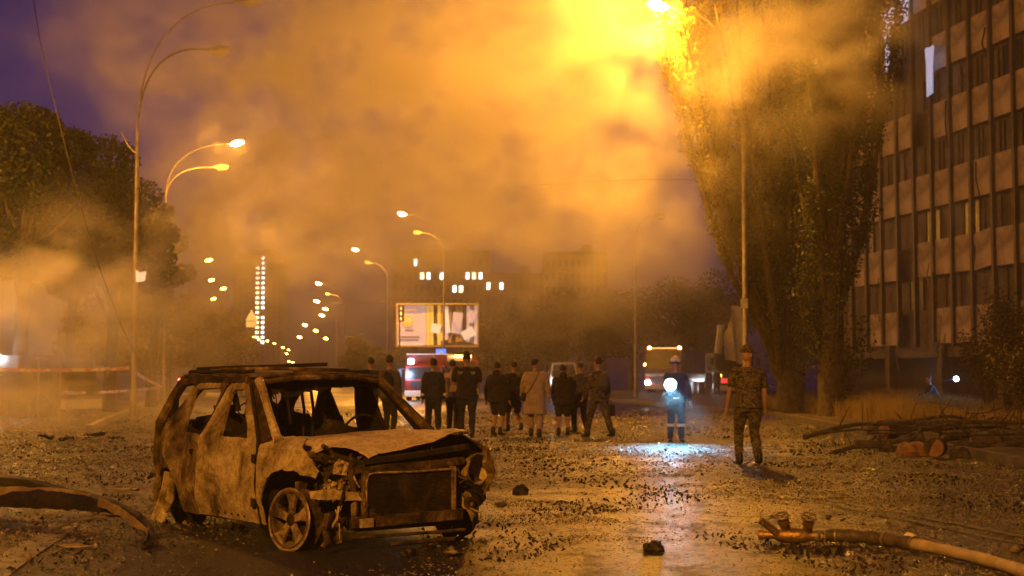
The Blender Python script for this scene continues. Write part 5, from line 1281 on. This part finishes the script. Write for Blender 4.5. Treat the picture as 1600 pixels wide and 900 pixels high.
def broad_tree(label, x, y, H, R, n_, m, seed, cz=None, group=None, leaf=.09, name='tree'):
    random.seed(seed); t = empty(name, (x, y, 0), 0, label, 'tree', group)
    cz = cz or H * .58; tr = MB()
    tr.tube([(0, 0, 0), (.05, 0, H * .15), (.12, .05, H * .4), (.1, .0, H * .75)], [H * .03, H * .024, H * .018, H * .006], 10)
    tr = tr.build('trunk', M_bark, t, True)
    cl = []
    for k in range(26):
        th_, ph = random.uniform(0, 2 * PI), math.acos(random.uniform(-.75, 1)); rr = random.uniform(.45, 1.0)
        c = (R * rr * math.sin(ph) * math.cos(th_), R * rr * math.sin(ph) * math.sin(th_), cz + (H - cz) * .95 * rr * math.cos(ph)); cl.append((c, random.uniform(.22, .42) * R))
        if k % 3 == 0: MB().tube([(.08, 0, H * .3 + H * .012 * k), ((c[0]) * .5, c[1] * .5, (H * .35 + c[2]) / 2 + .3), c], [H * .010, H * .006, .015], 6).build('limb', M_bark, tr, True)
    P = []
    per = n_ // len(cl)
    for c, r in cl:
        d = RNG.normal(0, 1, (per, 3)); d /= np.linalg.norm(d, axis=1)[:, None]; q = RNG.uniform(.35, 1.12, per)[:, None] ** .7
        P.append(np.array(c) + d * q * r * np.array([1, 1, .75]))
    P = np.concatenate(P); P = P[P[:, 2] > .5]
    leaves('crown', P, leaf, m, t); return t
GT = 'dark trees at the left'
p = at(28, 600, 47); broad_tree('largest dark broad tree at the left edge, above the smoke', p.x, 47, 10.6, 3.1, 34000, M_leafD, 1, 7.0, GT)
p = at(105, 600, 51); broad_tree('dark tree between the left edge tree and the tall pole', p.x, 51, 8.9, 2.2, 18000, M_leafD, 8, 6.2, GT)
p = at(170, 600, 53); broad_tree('dark round-topped tree just left of the tall pole', p.x, 53, 9.3, 2.3, 24000, M_leafD, 2, 6.3, GT)
p = at(-120, 600, 50); broad_tree('dark tree standing beyond the left edge of the picture', p.x, 50, 9.8, 3.0, 16000, M_leafD, 4, 6.6, GT)
p = at(236, 600, 60); broad_tree('dark tree between the two tall lamp poles', p.x, 60, 8.6, 1.8, 14000, M_leafD, 3, 5.6, GT)
for i, (px, Y, H, R, lab) in enumerate([(300, 95, 6.5, 3.4, 'smoke-lit bushy tree behind the left crossing sign'), (345, 125, 7.0, 3.0, 'bushy tree under the far left lamps'), (262, 84, 6.0, 2.8, 'low bushy tree behind the second tall lamp post'),
                                         (180, 70, 5.0, 3.0, 'low tree in the smoke behind the barrier tape')]):
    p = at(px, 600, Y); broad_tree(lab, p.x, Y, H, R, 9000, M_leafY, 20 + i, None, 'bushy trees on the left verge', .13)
for i, (px, Y, H, R, lab) in enumerate([(575, 118, 4.2, 2.4, 'yellow-lit bushy tree left of the billboard'), (782, 112, 5.6, 3.0, 'bushy tree just right of the billboard'), (838, 120, 7.5, 3.8, 'dark tree left of the lone lamp post'),
                                         (905, 128, 9.2, 4.4, 'tall dark tree behind the lone lamp post'), (985, 122, 8.6, 4.2, 'dark tree above the fire engine'), (1065, 118, 9.5, 4.4, 'dark tree above the torch bearer'),
                                         (1130, 112, 8.8, 4.0, 'dark tree behind the hanging sheet')]):
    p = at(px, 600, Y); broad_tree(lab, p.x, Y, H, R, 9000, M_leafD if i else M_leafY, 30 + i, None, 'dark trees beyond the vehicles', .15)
def poplar(label, x, y, H, stems, seed, n_, tr_r, leafm, fork=2.5, spread=2.6, lean=(0, 0)):
    random.seed(seed); t = empty('poplar', (x, y, 0), 0, label, 'tree')
    tk = MB().tube([(0, 0, -.05), (0, 0, .35), (0, 0, 1.2), (lean[0] * .1, 0, fork), (lean[0] * .3, lean[1] * .2, H * .45), (lean[0] * .6, lean[1] * .5, H * .8)], [tr_r * 1.35, tr_r * 1.05, tr_r, tr_r * .9, tr_r * .45, tr_r * .12], 14)
    rs = np.array(tk.v); 
    tk.v = [(x_ + .10 * tr_r * fbm(x_ * 3, y_ * 3, z_ * .7), y_ + .10 * tr_r * fbm(y_ * 3, z_ * .6, x_ * 3), z_) for x_, y_, z_ in tk.v]
    tk = tk.build('trunk', M_bark, t, True); P = []
    for k in range(stems):
        a = 2 * PI * k / stems + random.uniform(-.3, .3); z0 = fork * random.uniform(.6, 2.2); R_ = spread * random.uniform(.35, 1.0)
        top = H * random.uniform(.72, 1.0); ex, ey = math.cos(a) * R_ + lean[0], math.sin(a) * R_ * .7 + lean[1]
        pts = [(lean[0] * .1, 0, z0)] + [(ex * f_ ** .62 + random.uniform(-.10, .10), ey * f_ ** .62 + random.uniform(-.10, .10), z0 + (top - z0) * f_) for f_ in (.18, .38, .6, .8, 1.0)]
        r0 = tr_r * random.uniform(.22, .42)
        lb = MB().tube(smooth_path(pts, 3), [r0 * (1 - .93 * i / 15) for i in range(16)], 7).build('limb', M_bark, tk, True)
        SPt = smooth_path(pts, 12); tw = MB()
        for i in range(10, len(SPt) - 1, 2):
            for _ in range(2):
                b_ = random.uniform(0, 2 * PI); L = random.uniform(.35, 1.3); e = SPt[i] + Vector((math.cos(b_) * L * .42, math.sin(b_) * L * .42, L))
                tw.tube([SPt[i], (SPt[i] + e) / 2 + Vector((math.cos(b_), math.sin(b_), 0)) * .06 * L, e], [.020, .012, .005], 4, False)
                kk = max(3, int(n_ / stems / 50 * (.4 + 1.2 * random.random() ** 2)))
                f_ = RNG.uniform(.25, 1.15, kk)[:, None]; P.append(np.array(SPt[i]) * (1 - f_) + np.array(e) * f_ + RNG.normal(0, .11, (kk, 3)))
        tw = tw.build('twigs', M_bark, lb); tw['kind'] = 'stuff'
    for k in range(14):                       # shoots low on the trunk
        a = random.uniform(0, 2 * PI); z0 = random.uniform(.4, 2.6); L = random.uniform(1.6, 4.2); R_ = random.uniform(.5, 1.6)
        pts = smooth_path([(lean[0] * .03, 0, z0), (math.cos(a) * R_ * .6, math.sin(a) * R_ * .4, z0 + L * .45), (math.cos(a) * R_, math.sin(a) * R_ * .6, z0 + L)], 5)
        MB().tube(pts, [.045 * (1 - .85 * i / len(pts)) for i in range(len(pts))], 6).build('limb', M_bark, tk, True)
        for q in pts[3:]: P.append(np.array(q) + RNG.normal(0, .20, (26, 3)))
    leaves('crown', np.concatenate(P), .062, leafm, t); return t
p = gpt(1300, 657); poplar('nearer poplar with a thick straight trunk beside the grass', p.x, p.y, 17, 17, 4, 60000, .40, M_leafD, 3.0, 2.3, (.4, 0))
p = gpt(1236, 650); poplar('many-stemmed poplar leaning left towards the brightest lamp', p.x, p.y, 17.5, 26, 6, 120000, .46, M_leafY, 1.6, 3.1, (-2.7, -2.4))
p = gpt(1252, 640); poplar('second stem group just behind the trunks, half hidden', p.x + .4, p.y + 2.5, 14, 10, 16, 16000, .30, M_leafD, 1.2, 2.0, (.3, 0))
# shrubs by the office block
for i, (px, Y, H, R, lab) in enumerate([(1575, 42, 3.6, 1.1, 'tall leggy shrub at the right edge in front of the office block'), (1545, 45, 2.6, .8, 'smaller shrub left of the tall one by the office block'), (1600, 38, 2.2, .9, 'low shrub at the right edge behind the branch heap')]):
    p = at(px, 600, Y); t = empty('shrub', (p.x, Y, 0), 0, lab, 'shrub', 'shrubs by the office block'); random.seed(50 + i); P = []
    for k in range(16):
        a = random.uniform(0, 2 * PI); r_ = R * random.uniform(.2, 1); h_ = H * random.uniform(.6, 1.05)
        pts = [(0, 0, 0), (math.cos(a) * r_ * .4, math.sin(a) * r_ * .4, h_ * .5), (math.cos(a) * r_, math.sin(a) * r_, h_)]
        MB().tube(pts, [.028, .018, .006], 5).build('stem', M_bark, t)
        kk = 260; f_ = RNG.uniform(.2, 1.05, kk)[:, None]; P.append(np.array(pts[1]) * (1 - f_) + np.array(pts[2]) * f_ + RNG.normal(0, .16, (kk, 3)))
    leaves('foliage', np.concatenate(P), .045, M_shrub, t)
# ================================================================ VERGE, GRASS, KERBS
M_soil = mat('verge_soil', (.030, .022, .014), .9, 0, (.07, .055, .035), 1.2, .8, 16)
def hverge(x, y): return .11 + .10 * max(0, fbm(x * .5, y * .4, 6)) + .03 * fbm(x * 2, y * 2, 2)
vy = list(np.arange(22, 60, .5)) + list(np.arange(60, 110, 4)); edge = lambda y: 7.9 + (y - 22) * .035 if y < 48 else 8.81 - (y - 48) * .16
V = []; nu = 34
for y in vy:
    for i in range(nu + 1):
        x = edge(y) + (i / nu) ** 1.5 * 30; V.append((x, y, hverge(x, y) if i else .10))
Fq = [(j * (nu + 1) + i, j * (nu + 1) + i + 1, (j + 1) * (nu + 1) + i + 1, (j + 1) * (nu + 1) + i) for j in range(len(vy) - 1) for i in range(nu)]
Fq += []
vg = npmesh('verge', V, Fq, M_soil, smooth=True); vg['kind'] = 'structure'
kb = empty('kerb', (0, 0, 0), 0, 'low stone kerb along the right edge of the road under the poplars', 'kerb')
km = mesh_of(MB().box((0, 0, .04), (.16, .97, .20)), M_conc)
y = 22.0
while y < 96: shared('kerb_stone', km, kb, (edge(y + .5) - .08, y + .5, .01), (0, 0, -.035 if y < 48 else .158)); y += 1.0
kb = empty('kerb', (0, 0, 0), 0, 'pale stone kerb along the left side behind the wreck', 'kerb'); kml = mesh_of(MB().box((0, 0, .04), (.16, 1.46, .20)), M_far2)
for i in range(34): q = Vector((-10.6, 36, 0)) + Vector((-.205, .979, 0)) * 1.5 * i; shared('kerb_stone', kml, kb, (q.x, q.y, .01), (0, 0, .206))
M_grass = mat('dry_grass', (.40, .30, .10), .7, 0, (.20, .17, .05), 1.0); translucent(M_grass, (.4, .3, .1), .35)
n_ = 52000; X = RNG.uniform(9.6, 20, n_); Y = RNG.uniform(37, 58, n_); h_ = RNG.uniform(.15, .50, n_) * (1 + .5 * npn(X, Y, .6, 4)); h_ = np.clip(h_, .08, .8)
a = RNG.uniform(0, PI, n_); Z = np.array([hverge(x, y) for x, y in zip(X, Y)]) - .02
w_ = .016; dx, dy = np.cos(a) * w_, np.sin(a) * w_; lx, ly = RNG.normal(0, .12, n_), RNG.normal(0, .12, n_)
V = np.stack([np.stack([X - dx, Y - dy, Z], 1), np.stack([X + dx, Y + dy, Z], 1), np.stack([X + lx, Y + ly, Z + h_], 1)], 1).reshape(-1, 3)
gs = npmesh('grass', V, np.arange(n_ * 3).reshape(-1, 3), M_grass); tag(gs, 'dry tall grass lit orange beside the poplar trunk', 'grass', None, 'stuff')
# ================================================================ BRANCH HEAP AND LOGS
random.seed(77)
GB = 'broken branches heaped on the verge'
for k in range(46):
    px, py = random.uniform(1345, 1660), random.uniform(628, 716); q = gpt(px, py)
    L = random.uniform(.8, 3.4) * (q.y / 30) ** .5; a = random.choice((random.uniform(-.4, .4), random.uniform(-.9, 1.2))); r_ = random.uniform(.02, .075)
    b_ = MB(); z = random.uniform(.12, .45); c_, s_ = math.cos(a), math.sin(a)
    pts = [(-L / 2 * c_, -L / 2 * s_, z * random.uniform(.3, 1)), (-L / 6 * c_, -L / 6 * s_ + random.uniform(-.1, .1), z), (L / 5 * c_ + random.uniform(-.08, .08), L / 5 * s_, z + random.uniform(-.05, .12)), (L / 2 * c_, L / 2 * s_, z * random.uniform(.4, 1.5))]
    b_.tube(smooth_path(pts, 3), [r_ * (1 - .07 * i) for i in range(10)], 7)
    for j in range(3):
        f_ = random.uniform(-.3, .4); b_.tube([(L * f_ * c_, L * f_ * s_, z), (L * f_ * c_ + random.uniform(-.3, .3), L * f_ * s_ + random.uniform(-.3, .3), z + random.uniform(.05, .5))], [r_ * .4, .006], 5)
    tag(b_.build('broken_branch', M_bark, None, True, (q.x, q.y, 0)), 'dark broken branch lying in the heap on the right verge', 'branch', GB)
def log(label, px, py, L, r_, a, zc=None):
    q = gpt(px, py); t = empty('log', (q.x, q.y, 0), a, label, 'log'); z = zc or r_ + .02
    MB().tube([(-L / 2, 0, z), (-L / 6, .02, z + .01), (L / 6, -.02, z), (L / 2, 0, z)], [r_, r_ * .96, r_ * 1.03, r_], 14).build('bark', M_bark, t, True)
    for s_ in (-1, 1): MB().lathe([(0, s_ * (L / 2 + .006)), (r_ * .9, s_ * (L / 2 + .004)), (r_ * .9, s_ * L / 2 * .98)], c=(0, 0, z), n=14, axis='X').build('cut_end', M_wood, t)
log('short cut log with orange wood end at the front of the heap', 1462, 716, .5, .17, 1.2); log('pale split log in the middle of the heap', 1492, 694, .6, .12, .4)
log('long thick log lying across the back of the heap', 1540, 668, 2.6, .16, .15); log('cut log behind the dark branches on the left of the heap', 1400, 690, 1.0, .22, .7); log('log at the far right of the heap', 1575, 706, 1.3, .13, -.2)
log('thin pale log leaning on the back of the heap', 1490, 640, 2.0, .08, .1, .4)
for k, (px, py, s_) in enumerate([(1420, 712, .26), (1500, 716, .18), (1385, 706, .20), (1550, 690, .25), (1478, 706, .14)]):
    mb = MB()
    for i in range(4): mb.ico((random.uniform(-s_, s_) * .6, random.uniform(-s_, s_) * .5, s_ * .3), s_ * random.uniform(.4, .8), 2, .2)
    tag(mb.build('rubble_chunk', (M_wood, M_bark, M_bark, M_charred, M_wood)[k], None, False, gpt(px, py)), ('splintered chunk at the left front of the branch heap', 'small splintered chunk right of the cut log', 'dark clod at the left end of the heap', 'charred chunk under the right of the heap', 'small orange splinter block beside the cut log')[k], 'debris')
# rubble on the left in the smoke
for k, (px, py, s_, lab) in enumerate([(150, 686, .34, 'pale crumpled heap of foil on the left verge, bent upward'), (182, 690, .22, 'bright crumpled foil scrap beside the larger heap'), (12, 672, .4, 'bright bent sheet standing at the left edge'), (70, 690, .3, 'low dark heap of debris between the bright scraps'), (105, 692, .25, 'small dark debris heap in the left smoke')]):
    shard('crumpled_foil' if k < 3 else 'debris_heap', lab, 'debris', gpt(px, py), s_, M_steel if k < 3 else M_charred, 60 + k, .3 * k, None, .16)
tag(litter('road_splinters', 14000, M_charred, lambda X, Y: (npn(X, Y * .8, 1.2, 17) > .6) * 1.0, .008, .030, 'charred splinters scattered over the road', 'litter', .9), kind='stuff')

# ================================================================ BILLBOARD, SIGNS, TAPE, WIRES
M_frame = mat('billboard_frame', (.55, .48, .40), .5)
M_post = mat('poster_paper', (.62, .52, .56), .5, 0, (.48, .42, .46), .8, emit=(.62, .50, .50), estr=.2)
M_yel = mat('poster_yellow', (.75, .50, .10), .5, emit=(.85, .50, .10), estr=.25)
M_org = mat('poster_orange', (.85, .28, .03), .5, emit=(.95, .30, .03), estr=.5)
M_wht = mat('poster_white', (.8, .76, .72), .5, emit=(.85, .78, .66), estr=.2)
M_txt = mat('poster_ink', (.20, .16, .20), .6)
Yb = 105; a_ = at(620, 541, Yb); b_ = at(747, 475, Yb); W = b_.x - a_.x; Hh = b_.z - a_.z
bb = empty('billboard', ((a_.x + b_.x) / 2, Yb, 0), 0, 'torn lit billboard with an orange disc reading 10 on its left half', 'billboard'); zb = a_.z
MB().tube([(-.28 * W, .3, 0), (-.28 * W, .3, zb + .3)], .16, 10).build('post', M_pole, bb, True)
MB().box((0, .28, zb + Hh / 2), (W * .98, .3, Hh * .96)).build('box', M_conc, bb)
for s_ in (-1, 1):
    MB().box((s_ * W / 2, 0, zb + Hh / 2), (.12, .36, Hh + .12)).build('frame_side', M_frame, bb); MB().box((0, 0, zb + (Hh if s_ > 0 else 0)), (W - .12, .36, .12)).build('frame_rail', M_frame, bb)
MB().box((-W * .33, .10, zb + Hh / 2), (W * .32, .04, Hh - .14)).build('poster_left', M_post, bb)
for i in range(15):
    x = -W * .16 + i * W * .045; 
    if i in (3, 8, 11): continue
    m_ = (M_post, M_yel, M_yel, M_yel, M_yel, M_frame, M_post, M_frame, M_txt, M_frame, M_frame, M_txt, M_post, M_frame, M_post)[i]; random.seed(i); cut = random.uniform(0, .5) if i > 5 else 0
    MB().box((x, .08, zb + Hh / 2 + cut * .4), (W * .040, .05, Hh - .2 - cut)).build('poster_slat', m_, bb)
for k, (x, z, w_, h_, r_) in enumerate([(-.02, .42, .12, .22, .2), (.05, .22, .10, .18, -.3), (.24, .55, .12, .5, .12), (.38, .30, .16, .22, -.5), (.42, .70, .08, .3, .3), (.12, .62, .05, .6, -.1)]):
    MB().box((x * W, -.02, zb + z * Hh), (w_ * W, .03, h_ * Hh), Matrix.Rotation(r_, 3, 'Y')).build('torn_sheet', (M_wht, M_yel, M_post, M_wht, M_post, M_wht)[k], bb)
dz = MB().lathe([(0, 0), (.42, 0), (.42, .03), (0, .03)], c=(-W * .37, .02, zb + Hh * .60), n=24, axis='Y').build('price_disc', M_org, bb)
mark(dz, '10', .55, (-W * .37, 0.0, zb + Hh * .61), (PI / 2, 0, 0), M_wht, 'disc_number')
for z, w_ in ((.86, .18), (.38, .10), (.22, .26), (.15, .24)): MB().box((-W * .35, .07, zb + Hh * z), (W * w_, .03, .09)).build('text_line', M_txt if z < .5 else M_org, bb)
q = at(624, 490, 92); tl = empty('traffic_light', (q.x, 92, 0), 0, 'three-aspect traffic light in front of the billboard\'s left edge', 'traffic light')
MB().tube([(0, .2, 0), (0, .2, q.z + .6)], .05, 8).build('post', M_pole, tl); MB().box((.12, 0, q.z), (.36, .26, 1.05)).build('housing', M_black, tl)
for i in range(3): lamp_dot(tl, (.12, -.16, q.z - .33 + i * .33), .12, mat('signal_lens_lit', (1, .6, .2), .3, emit=(1, .45, .10), estr=(1.2, 1.6, 1.0)[i]), 'signal_lens')
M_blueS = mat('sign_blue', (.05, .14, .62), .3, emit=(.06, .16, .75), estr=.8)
def cross_sign(label, px, py, Y, post):
    q = at(px, py, Y); s_ = .36; t = empty('crossing_sign', (q.x, Y, 0), 0, label, 'road sign', 'blue crossing signs')
    pl = MB().box((0, 0, q.z), (2 * s_, .03, 2 * s_)).build('sign_plate', M_blueS, t)
    MB().add([(-.26, -.022, q.z - .22), (.26, -.022, q.z - .22), (0, -.022, q.z + .27)], [(0, 1, 2)]).build('white_triangle', M_wht, pl)
    MB().tube([(0, -.03, q.z + .08), (0, -.03, q.z - .02), (-.06, -.03, q.z - .14)], .022, 5).build('walking_figure', M_txt, pl); MB().tube([(0, -.03, q.z - .02), (.07, -.03, q.z - .14)], .02, 5).build('walking_figure', M_txt, pl)
    if post: MB().tube([(0, .05, 0), (0, .05, q.z + s_)], .04, 8).build('post', M_pole, t)
    else: MB().box((.05, .12, q.z), (.12, .2, .1)).build('bracket', M_steel, t)
cross_sign('blue pedestrian crossing sign on the lamp pole under the billboard', 689, 553, 102.5, False); cross_sign('blue pedestrian crossing sign between the left lamp posts', 271, 552, 96, True)
q = at(393, 494, 88); t = empty('warning_sign', (q.x, 88, 0), 0, 'yellow triangular warning sign with a plate beneath, over the far road', 'road sign')
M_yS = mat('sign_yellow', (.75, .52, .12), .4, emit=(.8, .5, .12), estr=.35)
MB().prism([(-.38, -.28), (.38, -.28), (0, .42)], .03, lambda a, b, c: (a, c, b + q.z)).build('triangle', M_yS, t); MB().box((0, .015, q.z - .50), (.66, .03, .36)).build('lower_plate', M_yS, t); MB().tube([(0, .06, 0), (0, .06, q.z + .3)], .035, 8).build('post', M_pole, t)
q = at(220, 431, 43.7); t = empty('placard', (q.x, 43.7, 0), 0, 'small torn pale placard on the tallest left pole', 'placard')
sheet([(-.14, -.2), (.12, -.16), (.16, .15), (-.02, .10), (-.15, .19)], [], lambda a, z: (a, .03 * math.sin(a * 14), q.z + z), .06, .01).build('sheet', M_wht, t)
M_tape = mat('barrier_tape', (.72, .66, .58), .4, 0, (.50, .12, .08), 3.0, lo=.50, hi=.52)
def tape(label, A, B, sag, wd=.05):
    A, B = Vector(A), Vector(B); P = [A.lerp(B, i / 24) - Vector((0, 0, sag * 4 * (i / 24) * (1 - i / 24))) for i in range(25)]
    V = [p + Vector((0, .02 * math.sin(i), s_ * wd)) for i, p in enumerate(P) for s_ in (-1, 1)]; V += [v + Vector((0, .004, 0)) for v in V]; n_ = 50
    Fs = [(2 * i, 2 * i + 1, 2 * i + 3, 2 * i + 2) for i in range(24)] + [(n_ + 2 * i + 2, n_ + 2 * i + 3, n_ + 2 * i + 1, n_ + 2 * i) for i in range(24)]
    tag(MB().add(V, Fs).build('barrier_tape', M_tape), label, 'barrier tape', 'barrier tapes on the left')
pole1 = Vector((-11.68, 43.85, 0)); pole2 = Vector((-16.17, 65.9, 0))
tape('upper barrier tape running from the left edge to the tall pole', at(-20, 577, 43.8), at(203, 575, 43.8), .05); tape('lower barrier tape from the thin stake past the tall pole', at(96, 614, 43.8), at(252, 605, 58), .06)
tape('slanting barrier tape from the tall pole to the second pole', at(213, 583, 44), at(253, 604, 60), .03)
for k, (px, Y) in enumerate([(94, 44), (60, 45)]):
    q = at(px, 600, Y); t = tag(MB().tube([(0, 0, 0), (0, 0, 1.9)], .03, 8).build('stake', M_pole, None, True, (q.x, Y, 0)), ('thin upright stake holding the lower tape', 'thin stake behind the wrecked flatbed')[k], 'stake')
def cable(label, P, r_=.012, m=None, grp=None): tag(MB().tube(smooth_path(P, 6), r_, 5).build('cable', m or M_wire, None, True), label, 'cable', grp)
cable('loose black cable hanging from above to the foot of the second pole', [at(x, y, Y) for x, y, Y in [(48, -40, 40), (62, 60, 40), (95, 200, 41), (140, 370, 42), (182, 490, 43), (214, 560, 44), (246, 632, 50)]], .014)
cable('short slack wire looping between the two tall left poles', [at(x, y, Y) for x, y, Y in [(214, 262, 44), (224, 320, 50), (238, 358, 57), (254, 378, 65)]], .02, M_steel)
cable('short wire stub sticking out left of the tallest pole', [at(x, y, 44) for x, y in [(190, 206), (200, 226), (211, 238)]], .022, M_steel)
cable('overhead contact wire running left from the brightest lamp pole', [at(x, y, Y) for x, y, Y in [(1162, 280, 44.7), (1050, 281, 47), (930, 283, 50), (700, 300, 60)]], .014, M_steel)
for k, (P, lab) in enumerate([([(606, 470, 133), (560, 474, 150), (520, 473, 170)], 'overhead wire between the far right lamp posts'), ([(694, 462, 103), (650, 470, 115), (606, 480, 133)], 'overhead wire from the billboard pole to the next post'),
                              ([(606, 488, 133), (570, 520, 145), (536, 526, 175)], 'slack overhead wire behind the far right lamp posts'), ([(694, 420, 103), (660, 460, 115), (606, 500, 133)], 'slack wire crossing above the billboard')]):
    cable(lab, [at(*q) for q in P], .03, M_steel, 'overhead wires')
q = at(1163, 600, 44.6); tag(MB().box((0, 0, 3.6), (.22, .03, .3)).build('small_sign', M_white, None, False, (q.x, 44.45, 0)), 'small pale plate fixed on the brightest lamp\'s pole', 'sign')
